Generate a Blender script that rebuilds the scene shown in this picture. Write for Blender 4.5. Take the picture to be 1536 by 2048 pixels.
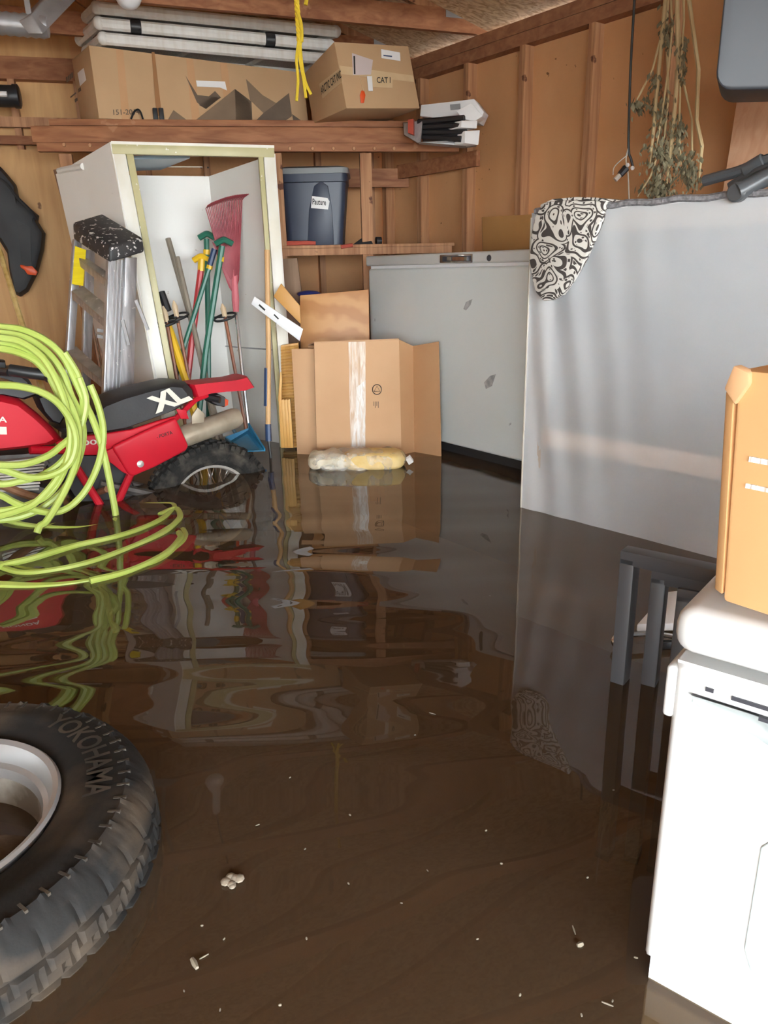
import bpy, bmesh, math, random
from mathutils import Vector, Matrix, noise
random.seed(7)
for o in list(bpy.data.objects): bpy.data.objects.remove(o)
scn = bpy.context.scene
COL = scn.collection
V = Vector

# lengths below came out too large; K scales whole scene and camera (from the stove's and the freezer's real heights)
K = 0.69

# ---------------------------------------------------------------- camera
F, PITCH, ROLL, CAMH = 1500.0, math.radians(18.0), math.radians(1.3), 1.2
EYE = V((0, 0, CAMH))
_c, _s, _cp, _sp = math.cos(ROLL), math.sin(ROLL), math.cos(PITCH), math.sin(PITCH)
cam = bpy.data.objects.new('camera', bpy.data.cameras.new('camera'))
COL.objects.link(cam)
cam.data.sensor_fit = 'HORIZONTAL'; cam.data.sensor_width = 36; cam.data.lens = 36 * F / 1536
cam.data.clip_start = 0.02
_r = V((_c, -_s * _sp, -_s * _cp)); _d = V((-_s, -_c * _sp, -_c * _cp)); _f = V((0, _cp, -_sp))
cam.matrix_world = Matrix((( _r.x, -_d.x, -_f.x, 0), (_r.y, -_d.y, -_f.y, 0), (_r.z, -_d.z, -_f.z, CAMH * K), (0, 0, 0, 1)))
scn.camera = cam

# ---------------------------------------------------------------- sky, exposure
world = bpy.data.worlds.new('overcast_sky'); scn.world = world; world.use_nodes = True
bg = world.node_tree.nodes['Background']
bg.inputs[0].default_value = (0.88, 0.955, 1.0, 1); bg.inputs[1].default_value = 5.0
scn.view_settings.view_transform = 'Standard'; scn.view_settings.look = 'None'
scn.view_settings.gamma = 1; scn.view_settings.use_curve_mapping = False
scn.view_settings.exposure = 2.2

# ---------------------------------------------------------------- photo pixel -> point
def ray(px, py):
    u, v = px - 768, py - 1024
    u2, v2 = _c * u - _s * v, _s * u + _c * v
    return V((u2, F * _cp - v2 * _sp, -(F * _sp + v2 * _cp)))
def W(px, py, z=0.0):
    r = ray(px, py); return EYE + r * ((z - CAMH) / r.z)
def Y(px, py, y):
    r = ray(px, py); return EYE + r * (y / r.y)
class Pl:
    """upright (or leaning) plane through p0; azimuth az of its horizontal direction, n towards the viewer"""
    def __init__(s, p0, az, lean=0.0):
        a = math.radians(az); s.p0 = V(p0); s.u = V((math.sin(a), math.cos(a), 0))
        if s.u.x < 0: s.u = -s.u
        s.n = V((s.u.y, -s.u.x, 0)); s.w = V((0, 0, 1))
        if lean:
            R = Matrix.Rotation(math.radians(lean), 3, s.u); s.n = R @ s.n; s.w = R @ s.w
    def hit(s, px, py, off=0.0):
        r = ray(px, py); q = s.p0 + s.n * off
        return EYE + r * ((q - EYE).dot(s.n) / r.dot(s.n))
    def hits(s, pts, off=0.0): return [s.hit(x, y, off) for x, y in pts]

# ---------------------------------------------------------------- materials
MATS = {}
def mat(name, col, rough=0.6, metal=0.0, col2=None, scale=(6, 6, 6), detail=4.0, lo=0.35, hi=0.65, bump=0.0, bscale=None,
        speck=None, speck_scale=40, speck_lo=0.66, distort=0.0, spec=0.5, sss=0.0, coat=0.0, alpha=None, wave=None):
    if name in MATS: return MATS[name]
    m = bpy.data.materials.new(name); m.use_nodes = True; MATS[name] = m
    nt = m.node_tree; N = nt.nodes; L = nt.links; b = N['Principled BSDF']
    b.inputs['Base Color'].default_value = (*col, 1); b.inputs['Roughness'].default_value = rough
    b.inputs['Metallic'].default_value = metal; b.inputs['Specular IOR Level'].default_value = spec
    if coat: b.inputs['Coat Weight'].default_value = coat
    if alpha is not None: b.inputs['Alpha'].default_value = alpha
    tc = N.new('ShaderNodeTexCoord'); mp = N.new('ShaderNodeMapping'); L.new(tc.outputs['Object'], mp.inputs[0])
    mp.inputs['Scale'].default_value = [q / K for q in scale]
    fac = None
    if col2:
        if wave:
            nz = N.new('ShaderNodeTexWave'); nz.inputs['Scale'].default_value = wave[0]; nz.inputs['Distortion'].default_value = wave[1]
            nz.inputs['Detail'].default_value = 3; nz.bands_direction = wave[2]; out = nz.outputs['Fac']
            nz.inputs['Detail Scale'].default_value = wave[3] if len(wave) > 3 else 1
        else:
            nz = N.new('ShaderNodeTexNoise'); nz.inputs['Scale'].default_value = 1; nz.inputs['Detail'].default_value = detail
            nz.inputs['Distortion'].default_value = distort; out = nz.outputs['Fac']
        L.new(mp.outputs[0], nz.inputs['Vector'])
        cr = N.new('ShaderNodeValToRGB'); L.new(out, cr.inputs[0])
        cr.color_ramp.elements[0].position = lo; cr.color_ramp.elements[0].color = (*col, 1)
        cr.color_ramp.elements[1].position = hi; cr.color_ramp.elements[1].color = (*col2, 1)
        last = cr.outputs[0]; fac = out
        if speck:
            n2 = N.new('ShaderNodeTexNoise'); n2.inputs['Scale'].default_value = speck_scale / K; n2.inputs['Detail'].default_value = 3
            L.new(tc.outputs['Object'], n2.inputs['Vector'])
            r2 = N.new('ShaderNodeValToRGB'); L.new(n2.outputs['Fac'], r2.inputs[0])
            r2.color_ramp.elements[0].position = speck_lo; r2.color_ramp.elements[1].position = speck_lo + 0.04
            mx = N.new('ShaderNodeMixRGB'); L.new(r2.outputs[0], mx.inputs[0]); L.new(last, mx.inputs[1]); mx.inputs[2].default_value = (*speck, 1)
            last = mx.outputs[0]
        L.new(last, b.inputs['Base Color'])
    if bump:
        bp = N.new('ShaderNodeBump'); bp.inputs['Strength'].default_value = bump; bp.inputs['Distance'].default_value = 0.01
        if fac is None or bscale:
            n3 = N.new('ShaderNodeTexNoise'); n3.inputs['Scale'].default_value = bscale or 40; n3.inputs['Detail'].default_value = 4
            L.new(tc.outputs['Object'], n3.inputs['Vector']); fac = n3.outputs['Fac']
        L.new(fac, bp.inputs['Height']); L.new(bp.outputs[0], b.inputs['Normal'])
    return m
def wood(name, c1, c2, axis='z', s=28, rough=0.7, bump=0.12, speck=None):
    k = {'x': (s * .05, s, s), 'y': (s, s * .05, s), 'z': (s, s, s * .05)}[axis]
    return mat(name, c1, rough, 0, c2, k, 5, .3, .7, bump, distort=.6, speck=speck, speck_scale=9, speck_lo=.7)

m_stud = wood('stud_wood', (.30, .125, .055), (.56, .30, .15), 'z', 26, speck=(.12, .04, .02))
m_beam = wood('beam_wood', (.24, .085, .035), (.42, .18, .08), 'x', 26, speck=(.42, .2, .1))
m_plate = wood('plate_wood', (.22, .085, .04), (.36, .16, .075), 'y', 22)
m_sheath = mat('fibre_sheathing', (.57, .285, .12), .8, 0, (.68, .36, .165), (2.2, 2.2, 1.2), 6, .3, .7, .08, 60, speck=(.2, .09, .03), speck_scale=22, speck_lo=.72)
m_ply = mat('aged_plywood', (.52, .27, .10), .65, 0, (.70, .41, .17), (9, 9, .9), 4, .3, .7, .05, distort=.8, speck=(.22, .1, .04), speck_scale=7, speck_lo=.72)
m_osb = mat('osb_sheet', (.52, .34, .18), .75, 0, (.84, .68, .45), (14, 30, 14), 3, .35, .6, .15, distort=1.5)
m_card = mat('cardboard', (.50, .315, .165), .8, 0, (.56, .36, .195), (3, 3, 3), 5, .3, .7, .02, 120)
m_card_pale = mat('cardboard_pale', (.62, .37, .20), .8, 0, (.68, .42, .235), (3, 3, 3), 5, .3, .7, .02, 120)
m_card_in = mat('cardboard_inside', (.52, .29, .14), .85, 0, (.58, .33, .165), (3, 3, 3), 5, .3, .7)
m_card_orange = mat('cardboard_orange', (.72, .40, .17), .75, 0, (.80, .47, .21), (4, 4, 2), 5, .3, .7, .03, 90)
m_print = mat('box_print_dark', (.12, .085, .06), .8, 0, (.155, .11, .075), (6, 6, 6))
m_print2 = mat('box_print_mid', (.20, .135, .085), .8, 0, (.235, .16, .1), (6, 6, 6))
m_ink = mat('black_ink', (.02, .018, .016), .8)
m_tape_tan = mat('paper_tape', (.60, .42, .23), .55, 0, (.66, .48, .28), (9, 9, 9))
m_tape = mat('clear_tape', (.62, .42, .27), .12, 0, (.78, .66, .55), (60, 60, 5), 4, .4, .6, .35, distort=1)
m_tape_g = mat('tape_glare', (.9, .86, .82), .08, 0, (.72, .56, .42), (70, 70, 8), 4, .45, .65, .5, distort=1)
m_paper = mat('white_paper', (.82, .80, .78), .6)
m_white_pvc = mat('white_pipe', (.80, .78, .74), .35, 0, (.72, .68, .62), (30, 5, 5), 3, .4, .7)
m_mesh = mat('white_mesh_cloth', (.55, .53, .50), .8, 0, (.75, .73, .70), (160, 160, 160), 1, .4, .6)
m_black = mat('black_plastic', (.018, .018, .02), .42, bump=.03)
m_strap = mat('brown_strap', (.33, .15, .05), .7)
m_rope = mat('yellow_rope', (.85, .62, .04), .55, bump=.2, bscale=200)
m_cab = mat('white_sheet_metal', (.74, .715, .66), .38, 0, (.80, .775, .73), (1.6, 1.6, 1.2), 4, .35, .65, speck=(.45, .38, .3), speck_scale=26, speck_lo=.74)
m_cab_edge = mat('white_enamel_edge', (.80, .78, .70), .35, 0, (.74, .70, .58), (8, 8, 4))
m_olive = mat('olive_enamel', (.47, .43, .215), .4, 0, (.55, .50, .27), (4, 4, 4), speck=(.8, .78, .7), speck_scale=30, speck_lo=.71)
m_blue_sheet = mat('slate_blue_metal', (.20, .27, .32), .3)
m_alu = mat('aluminium', (.40, .40, .41), .42, .8, (.55, .55, .56), (60, 60, 3), 3, .35, .65, .05, speck=(.75, .74, .7), speck_scale=30, speck_lo=.68)
m_alu_d = mat('worn_tread_metal', (.40, .37, .31), .5, .6, (.56, .52, .45), (12, 12, 12), 4, speck=(.8, .78, .72), speck_scale=24, speck_lo=.66)
m_cap = mat('paint_spattered_black', (.022, .022, .024), .5, 0, (.035, .034, .034), (6, 6, 6), 3, .4, .6, speck=(.62, .6, .57), speck_scale=42, speck_lo=.60)
m_yellow_lab = mat('yellow_label', (.85, .68, .02), .4, 0, (.80, .62, .02), (3, 3, 120), 1, .45, .55)
m_green_t = mat('green_fibreglass', (.022, .13, .085), .35, 0, (.03, .16, .105), (8, 8, 8))
m_yellow = mat('yellow_plastic', (.78, .48, .02), .4)
m_red_shaft = mat('red_shaft', (.42, .03, .035), .35, 0, (.5, .05, .05), (8, 8, 8))
m_rake = mat('maroon_plastic', (.30, .045, .06), .45, 0, (.38, .07, .085), (8, 8, 8))
m_rake_p = mat('pink_plastic', (.66, .17, .20), .45)
m_chrome = mat('chrome_tube', (.6, .6, .6), .18, .95)
m_stick = mat('weathered_handle', (.20, .165, .125), .75, 0, (.28, .235, .18), (20, 20, 2), bump=.05)
m_poleold = mat('brown_varnish', (.22, .07, .035), .35, 0, (.30, .11, .05), (8, 8, 2))
m_cork = mat('pale_wood_tip', (.62, .47, .30), .6)
m_handle = wood('ash_handle', (.60, .34, .14), (.72, .45, .21), 'z', 40, .5, .03)
m_blue = mat('blue_plastic', (.02, .17, .32), .35, 0, (.025, .20, .37), (6, 6, 6))
m_navy = mat('navy_plastic', (.028, .037, .062), .40, 0, (.036, .046, .075), (3, 3, 3), bump=.02)
m_navy2 = mat('dark_blue_sleeve', (.03, .06, .14), .4)
m_lid = mat('grey_lid_plastic', (.20, .21, .21), .45)
m_redtool = mat('faded_red_rubber', (.50, .09, .06), .5)
m_birch = mat('orange_plywood', (.50, .225, .075), .45, 0, (.62, .32, .125), (1, 1, 1), wave=(2.2, 9, 'Z', 1.2), lo=.2, hi=.9)
m_pine = wood('golden_pine', (.62, .31, .07), (.76, .45, .14), 'z', 30, .45, .05)
m_board = mat('orange_board', (.55, .27, .06), .5, 0, (.6, .31, .08), (5, 5, 5))
m_greyboard = wood('grey_brown_board', (.22, .13, .08), (.30, .19, .12), 'z', 20)
m_whiteboard = mat('white_painted_strip', (.80, .80, .80), .4, 0, (.75, .75, .76), (4, 4, 4))
m_tarp = mat('blue_tarp', (.02, .025, .12), .35, bump=.4, bscale=25)
m_freezer = mat('old_white_enamel', (.70, .745, .735), .33, 0, (.76, .80, .79), (1.1, 1.1, 1.4), 5, .35, .65, speck=(.36, .37, .37), speck_scale=11, speck_lo=.755)
m_lidgrey = mat('grey_enamel', (.56, .57, .555), .35, 0, (.63, .63, .61), (3, 3, 3), 3)
m_dark = mat('dark_plinth', (.025, .025, .026), .6)
m_rust = mat('rusted_steel', (.22, .10, .05), .7, .3, (.34, .17, .09), (20, 20, 20), 4)
m_trim = mat('grey_braid', (.16, .155, .16), .9, 0, (.30, .29, .30), (60, 60, 60), 2, bump=.5)
m_side = mat('mattress_side', (.55, .55, .56), .85, 0, (.62, .62, .62), (30, 30, 30))
m_slat = wood('slat_wood', (.82, .60, .44), (.88, .68, .52), 'x', 20)
m_stove = mat('white_stove_enamel', (.70, .70, .69), .25, 0, (.68, .68, .67), (2, 2, 2))
m_stove_in = mat('stove_slot', (.05, .05, .06), .4)
m_glassdoor = mat('oven_glass', (.55, .66, .66), .12, coat=.5)
m_frame = mat('grey_powder_coat', (.105, .11, .12), .45, .15)
m_tube = mat('charcoal_tube', (.075, .08, .085), .32, bump=.02)
m_case = mat('charcoal_case', (.045, .05, .058), .5, 0, (.055, .06, .068), (2, 2, 2))
m_stem = mat('dry_stem', (.46, .33, .16), .75, 0, (.62, .48, .26), (20, 20, 4))
m_leaf = mat('dry_leaf', (.13, .115, .065), .85, 0, (.24, .205, .12), (30, 30, 30))
m_cable = mat('black_cable', (.015, .014, .013), .5)
m_whitecord = mat('pale_cord', (.55, .5, .42), .6)
m_red = mat('red_plastic_panel', (.58, .010, .026), .42, 0, (.50, .012, .026), (3, 3, 3), 4, .4, .7, spec=.3)
m_seat = mat('black_vinyl', (.022, .022, .024), .48, 0, (.034, .033, .033), (6, 6, 6), bump=.06, bscale=140)
m_letter = mat('cream_lettering', (.74, .70, .60), .5)
m_muff = mat('dusty_muffler', (.36, .30, .22), .5, .35, (.48, .41, .31), (8, 8, 8), 4)
m_knob = mat('muddy_rubber', (.016, .015, .014), .95, 0, (.085, .074, .06), (14, 14, 14), 5, .45, .75, bump=.6, bscale=60)
m_rim = mat('dull_rim', (.55, .52, .46), .45, .5, (.62, .6, .55), (9, 9, 9))
m_engine = mat('engine_metal', (.10, .095, .09), .5, .6, (.17, .16, .15), (12, 12, 12))
m_amber = mat('red_lens', (.6, .08, .03), .2)
m_hose = mat('lime_hose', (.43, .54, .10), .42, 0, (.49, .60, .15), (5, 5, 5), bump=.02)
m_tyre = mat('tyre_rubber', (.017, .016, .0155), .75, 0, (.085, .062, .043), (4.5, 4.5, 9), 6, .46, .72, .12, 50, spec=.25)
m_tyre_l = mat('tyre_letter', (.03, .028, .026), .6, 0, (.075, .06, .046), (9, 9, 9))
m_steelrim = mat('silver_wheel', (.44, .45, .455), .35, .7, (.53, .53, .53), (5, 5, 5), 4)
m_mudrim = mat('muddy_wheel', (.15, .12, .085), .6, .3, (.42, .39, .34), (9, 9, 9), 6, .38, .62)
m_foam = mat('yellow_foam', (.78, .55, .20), .85, 0, (.85, .64, .30), (14, 14, 14), bump=.2)
m_wrap = mat('crinkled_wrap', (.72, .68, .58), .12, 0, (.90, .88, .82), (22, 22, 22), 4, .4, .6, .9, 24, alpha=.32)
m_bag = mat('black_nylon', (.016, .016, .018), .6, 0, (.028, .027, .027), (5, 5, 5), bump=.15, bscale=14)
m_orange = mat('orange_plastic', (.80, .10, .02), .4)
m_bamboo = mat('gold_bamboo', (.45, .27, .06), .3, 0, (.70, .52, .22), (6, 6, 14), 3)
m_galv = mat('galvanised', (.36, .36, .36), .45, .6, (.46, .46, .47), (8, 8, 8), 3)
m_bulb = mat('frosted_glass', (.75, .75, .76), .3)
m_ctube = mat('copper_brown_pipe', (.22, .11, .06), .5, .3, (.30, .16, .09), (9, 9, 3))
m_scrap = mat('foam_scrap', (.30, .25, .19), .9, bump=.5)
m_bit = mat('pale_debris', (.27, .23, .17), .8)
m_floor = mat('silt_floor', (.20, .105, .03), .9, 0, (.30, .165, .05), (1.2, 1.2, 1.2), 5)
m_conc = mat('driveway_concrete', (.38, .37, .35), .9, 0, (.45, .44, .42), (2, 2, 2), 6)

# ---------------------------------------------------------------- mesh helpers
class MB:
    def __init__(s): s.v = []; s.f = []
    def add(s, vs, fs):
        o = len(s.v); s.v += [V(p) for p in vs]; s.f += [tuple(i + o for i in f) for f in fs]; return s
    def hexa(s, b, t):          # four bottom points, four top points, same order
        return s.add(list(b) + list(t), [(3, 2, 1, 0), (4, 5, 6, 7), (0, 1, 5, 4), (1, 2, 6, 5), (2, 3, 7, 6), (3, 0, 4, 7)])
    def box(s, c, size, ax=None):
        c = V(c); X, Yv, Z = ax if ax else (V((1, 0, 0)), V((0, 1, 0)), V((0, 0, 1)))
        x, y, z = X * size[0] / 2, Yv * size[1] / 2, Z * size[2] / 2
        return s.hexa([c - x - y - z, c + x - y - z, c + x + y - z, c - x + y - z], [c - x - y + z, c + x - y + z, c + x + y + z, c - x + y + z])
    def prism(s, pts, vec):
        n = len(pts); a = [V(p) for p in pts]; b = [p + V(vec) for p in a]
        return s.add(a + b, [tuple(range(n)), tuple(range(2 * n - 1, n - 1, -1))] + [(i, i + n, (i + 1) % n + n, (i + 1) % n) for i in range(n)])
    def beam(s, a, b, w, h, up=(0, 0, 1)):      # bar from a to b, w across, h along up
        a, b = V(a), V(b); d = (b - a).normalized(); X = d.cross(V(up)).normalized(); U = X.cross(d).normalized()
        return s.hexa([a - X * w / 2 - U * h / 2, a + X * w / 2 - U * h / 2, a + X * w / 2 + U * h / 2, a - X * w / 2 + U * h / 2],
                      [b - X * w / 2 - U * h / 2, b + X * w / 2 - U * h / 2, b + X * w / 2 + U * h / 2, b - X * w / 2 + U * h / 2])
    def tube(s, path, r, n=8, cap=True, closed=False):
        P = [V(p) for p in path]; R = r if isinstance(r, (list, tuple)) else [r] * len(P)
        rings = []; up = None
        for i, p in enumerate(P):
            if closed: t = P[(i + 1) % len(P)] - P[i - 1]
            else: t = P[min(i + 1, len(P) - 1)] - P[max(i - 1, 0)]
            t = t.normalized() if t.length > 1e-9 else V((0, 0, 1))
            if up is None: up = t.orthogonal().normalized()
            up = (up - t * up.dot(t)); up = up.normalized() if up.length > 1e-6 else t.orthogonal().normalized()
            w = t.cross(up); rings.append([p + (up * math.cos(2 * math.pi * k / n) + w * math.sin(2 * math.pi * k / n)) * R[i] for k in range(n)])
        o = len(s.v); 
        for rg in rings: s.v += rg
        m = len(rings)
        for i in range(m if closed else m - 1):
            for k in range(n):
                a = o + i * n + k; b = o + i * n + (k + 1) % n; j = (i + 1) % m
                s.f.append((a, b, o + j * n + (k + 1) % n, o + j * n + k))
        if cap and not closed:
            s.f.append(tuple(o + k for k in reversed(range(n)))); s.f.append(tuple(o + (m - 1) * n + k for k in range(n)))
        return s
    def lathe(s, prof, c, axis=(0, 0, 1), n=24, closed=False, a0=0.0):      # prof: (radius, height)
        c = V(c); A = V(axis).normalized(); X = A.orthogonal().normalized(); Yv = A.cross(X)
        o = len(s.v); m = len(prof)
        for k in range(n):
            a = a0 + 2 * math.pi * k / n; d = X * math.cos(a) + Yv * math.sin(a)
            s.v += [c + d * r + A * h for r, h in prof]
        for k in range(n):
            for i in range(m if closed else m - 1):
                j = (i + 1) % m; k2 = (k + 1) % n
                s.f.append((o + k * m + i, o + k2 * m + i, o + k2 * m + j, o + k * m + j))
        return s
    def puff(s, pts, n, T, rim=.86, off=None):      # rounded slab from an outline, thickness 2T along n
        P = [V(p) for p in pts]; c = sum(P, V()) / len(P); n = V(n).normalized()
        lay = [(-1, rim), (-.82, rim + (1 - rim) * .7), (-.4, 1), (.4, 1), (.82, rim + (1 - rim) * .7), (1, rim)]
        o = len(s.v); k = len(P)
        for t, sc in lay: s.v += [c + (p - c) * sc + n * T * t for p in P]
        for i in range(len(lay) - 1):
            for j in range(k): s.f.append((o + i * k + j, o + i * k + (j + 1) % k, o + (i + 1) * k + (j + 1) % k, o + (i + 1) * k + j))
        s.f.append(tuple(o + j for j in reversed(range(k)))); s.f.append(tuple(o + (len(lay) - 1) * k + j for j in range(k)))
        return s
    def ball(s, c, r, nu=10, nv=6, sc=(1, 1, 1)):
        c = V(c); o = len(s.v); s.v.append(c + V((0, 0, r * sc[2])))
        for i in range(1, nv):
            a = math.pi * i / nv
            for k in range(nu): b = 2 * math.pi * k / nu; s.v.append(c + V((r * sc[0] * math.sin(a) * math.cos(b), r * sc[1] * math.sin(a) * math.sin(b), r * sc[2] * math.cos(a))))
        s.v.append(c - V((0, 0, r * sc[2]))); e = len(s.v) - 1
        for k in range(nu):
            s.f.append((o, o + 1 + k, o + 1 + (k + 1) % nu)); s.f.append((e, e - nu + (k + 1) % nu, e - nu + k))
        for i in range(nv - 2):
            for k in range(nu):
                a = o + 1 + i * nu; s.f.append((a + k, a + nu + k, a + nu + (k + 1) % nu, a + (k + 1) % nu))
        return s
    def grid(s, fn, nu, nv):
        o = len(s.v)
        for i in range(nu + 1):
            for j in range(nv + 1): s.v.append(V(fn(i / nu, j / nv)))
        for i in range(nu):
            for j in range(nv): a = o + i * (nv + 1) + j; s.f.append((a, a + nv + 1, a + nv + 2, a + 1))
        return s
    def build(s, name, m, parent=None, smooth=False, bevel=0.0, seg=2, base=None, angle=35):
        return obj(name, s, m, parent, smooth, bevel, seg, base, angle)

def root_loc(p):
    while p.parent: p = p.parent
    return V(p.location) / K
def obj(name, mb, m, parent=None, smooth=False, bevel=0.0, seg=2, base=None, angle=35):
    off = root_loc(parent) if parent else (V(base) if base else V((0, 0, 0)))
    me = bpy.data.meshes.new(name); bm = bmesh.new()
    vs = [bm.verts.new((p - off) * K) for p in mb.v]
    for f in mb.f:
        try: bm.faces.new([vs[i] for i in f])
        except ValueError: pass
    bmesh.ops.recalc_face_normals(bm, faces=bm.faces)
    if bevel:
        ed = [e for e in bm.edges if len(e.link_faces) == 2 and e.calc_face_angle(0) > .5]
        bmesh.ops.bevel(bm, geom=ed, offset=bevel * K, segments=seg, profile=0.5, affect='EDGES', clamp_overlap=True)
    bm.to_mesh(me); bm.free()
    if smooth or bevel:
        for p in me.polygons: p.use_smooth = True
        try: me.set_sharp_from_angle(angle=math.radians(angle))
        except Exception: pass
    if m: me.materials.append(m)
    o = bpy.data.objects.new(name, me); COL.objects.link(o)
    if parent: o.parent = parent
    elif base: o.location = V(base) * K
    return o
def tag(o, label, cat, group=None, kind=None):
    if label: o['label'] = label
    if cat: o['category'] = cat
    if group: o['group'] = group
    if kind: o['kind'] = kind
    return o
def thing(name, label, cat, loc=(0, 0, 0), group=None):
    o = bpy.data.objects.new(name, None); COL.objects.link(o); o.location = V(loc) * K; o.empty_display_size = .1
    return tag(o, label, cat, group)
def shell(name, label=None):
    o = bpy.data.objects.new(name, None); COL.objects.link(o); o['kind'] = 'structure'
    if label: o['label'] = label
    return o
def share(src, parent, delta):          # copy of a part that shares its mesh, shifted by delta
    c = src.copy(); COL.objects.link(c); c.parent = parent; c.location = V(src.location) + V(delta) * K; return c
def text_mesh(string, fn, name, m, parent, bold=0.0, space=1.0):
    """lettering: fn(u, v) gives the point for u, v in 0..1 over the box of the string"""
    cu = bpy.data.curves.new(name, 'FONT'); cu.body = string; cu.resolution_u = 3; cu.space_character = space; cu.offset = bold
    t = bpy.data.objects.new(name, cu); COL.objects.link(t)
    dg = bpy.context.evaluated_depsgraph_get(); me = bpy.data.meshes.new_from_object(t.evaluated_get(dg))
    bpy.data.objects.remove(t); bpy.data.curves.remove(cu)
    bm = bmesh.new(); bm.from_mesh(me); bmesh.ops.triangulate(bm, faces=bm.faces)
    if len(bm.verts) and max(v.co.x for v in bm.verts) > 0:
        bmesh.ops.subdivide_edges(bm, edges=[e for e in bm.edges if e.calc_length() > .25], cuts=1)
        bmesh.ops.triangulate(bm, faces=bm.faces)
    xs = [v.co.x for v in bm.verts]; ys = [v.co.y for v in bm.verts]
    x0, x1, y0, y1 = min(xs), max(xs), min(ys), max(ys); off = root_loc(parent)
    for v in bm.verts: v.co = fn((v.co.x - x0) / (x1 - x0), (v.co.y - y0) / (y1 - y0)) * K - off * K
    bm.to_mesh(me); bm.free(); me.materials.clear(); me.materials.append(m)
    o = bpy.data.objects.new(name, me); COL.objects.link(o); o.parent = parent; return o
def bil(q):                             # corners bottom-left, bottom-right, top-right, top-left
    a, b, c, d = [V(p) for p in q]
    return lambda u, v: a.lerp(b, u).lerp(d.lerp(c, u), v)
def smooth_path(pts, k=6):
    P = [V(p) for p in pts]; out = []
    for i in range(len(P) - 1):
        p0, p1, p2, p3 = P[max(i - 1, 0)], P[i], P[i + 1], P[min(i + 2, len(P) - 1)]
        for j in range(k):
            t = j / k; out.append(.5 * ((2 * p1) + (p2 - p0) * t + (2 * p0 - 5 * p1 + 4 * p2 - p3) * t * t + (3 * p1 - p0 - 3 * p2 + p3) * t ** 3))
    return out + [P[-1]]
UP = V((0, 0, 1))

# ================================================================ STRUCTURE
AZR = math.radians(-37.0)
RN = V((math.cos(AZR), -math.sin(AZR), 0)); RD = V((math.sin(AZR), math.cos(AZR), 0)); RC = 4.245
def rw(s, z, off=0.0): return RN * (RC - off) + RD * s + UP * z        # off towards the room
right_face = Pl(RN * RC, 37)
right_face.u = -RD; right_face.n = -RN
S_CORNER = 5.68
CORNER = rw(S_CORNER, 0, -.1)
AZB = math.radians(75.0); BD = V((-math.sin(AZB), -math.cos(AZB), 0)); BNrm = V((-BD.y, BD.x, 0))
if BNrm.y > 0: BNrm = -BNrm                                              # towards the room
def bw(s, z, off=0.0): return CORNER + BD * s + BNrm * off + UP * z
back_face = Pl(CORNER + BNrm * .09, 75)
LEFTC = -3.2; TW = RC - LEFTC; Y_OPEN = -3.0
def lw(s, z): return RN * LEFTC + RD * s + UP * z
S_R0 = (Y_OPEN - RN.y * RC) / RD.y; S_L0 = (Y_OPEN - RN.y * LEFTC) / RD.y
L_BACK = (RC + .1 - LEFTC) / abs(RN.dot(BD))
# floor
p_fl = [lw(S_L0, 0), rw(S_R0, 0, -.12), bw(0, 0), bw(L_BACK, 0)]
mb = MB(); fl = lambda p: V((p.x, p.y, -.65))
mb.prism([fl(p) for p in p_fl], (0, 0, -.1))
tag(mb.build('floor', m_floor), 'flooded garage floor under the brown water', None, kind='structure')
# flood water
def make_water():
    m = bpy.data.materials.new('flood_water'); m.use_nodes = True; nt = m.node_tree; N = nt.nodes; L = nt.links
    for n in list(N):
        if n.type != 'OUTPUT_MATERIAL': N.remove(n)
    out = [n for n in N if n.type == 'OUTPUT_MATERIAL'][0]
    fr = N.new('ShaderNodeFresnel'); fr.inputs['IOR'].default_value = 1.40
    gl = N.new('ShaderNodeBsdfGlossy'); gl.inputs['Roughness'].default_value = .015; gl.inputs['Color'].default_value = (1, 1, 1, 1)
    tr = N.new('ShaderNodeBsdfTransparent'); tr.inputs[0].default_value = (.34, .22, .11, 1)
    df = N.new('ShaderNodeBsdfDiffuse'); df.inputs[0].default_value = (.135, .086, .050, 1)
    mx = N.new('ShaderNodeMixShader'); mx.inputs[0].default_value = .45
    m2 = N.new('ShaderNodeMixShader')
    L.new(tr.outputs[0], mx.inputs[1]); L.new(df.outputs[0], mx.inputs[2])
    L.new(fr.outputs[0], m2.inputs[0]); L.new(mx.outputs[0], m2.inputs[1]); L.new(gl.outputs[0], m2.inputs[2])
    L.new(m2.outputs[0], out.inputs[0])
    return m
m_water = make_water()
def ripple(x, y):
    """height of the ripples: long soft waves, strongest left of the middle"""
    a = .0022 + .0115 * math.exp(-((x + .55) / .95) ** 2 - ((y - 2.85) / 1.15) ** 2)
    if y < 1.7: a *= max(.15, (y - .4) / 1.3)
    n = noise.noise(V((x * .7, y * 3.1 + x * .35, 3.1))) + .34 * noise.noise(V((x * 1.8 + 5, y * 6.4, 1.7)))
    return a * n
mb = MB()
x0, x1, y0, y1, nx, ny = -2.6, 2.6, .35, 5.6, 260, 330
mb.grid(lambda u, v: (x0 + (x1 - x0) * u, y0 + (y1 - y0) * v, ripple(x0 + (x1 - x0) * u, y0 + (y1 - y0) * v) * min(1, 8 * u, 8 * (1 - u), 8 * v, 8 * (1 - v))), nx, ny)
q = [V((p.x, p.y, 0)) for p in p_fl]; r4 = [V((x0, y0, 0)), V((x1, y0, 0)), V((x1, y1, 0)), V((x0, y1, 0))]
mb.add(q + r4, [(0, 1, 5, 4), (1, 2, 6, 5), (2, 3, 7, 6), (3, 0, 4, 7)])
wt = mb.build('flood_water', m_water, smooth=True, angle=180)
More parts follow.
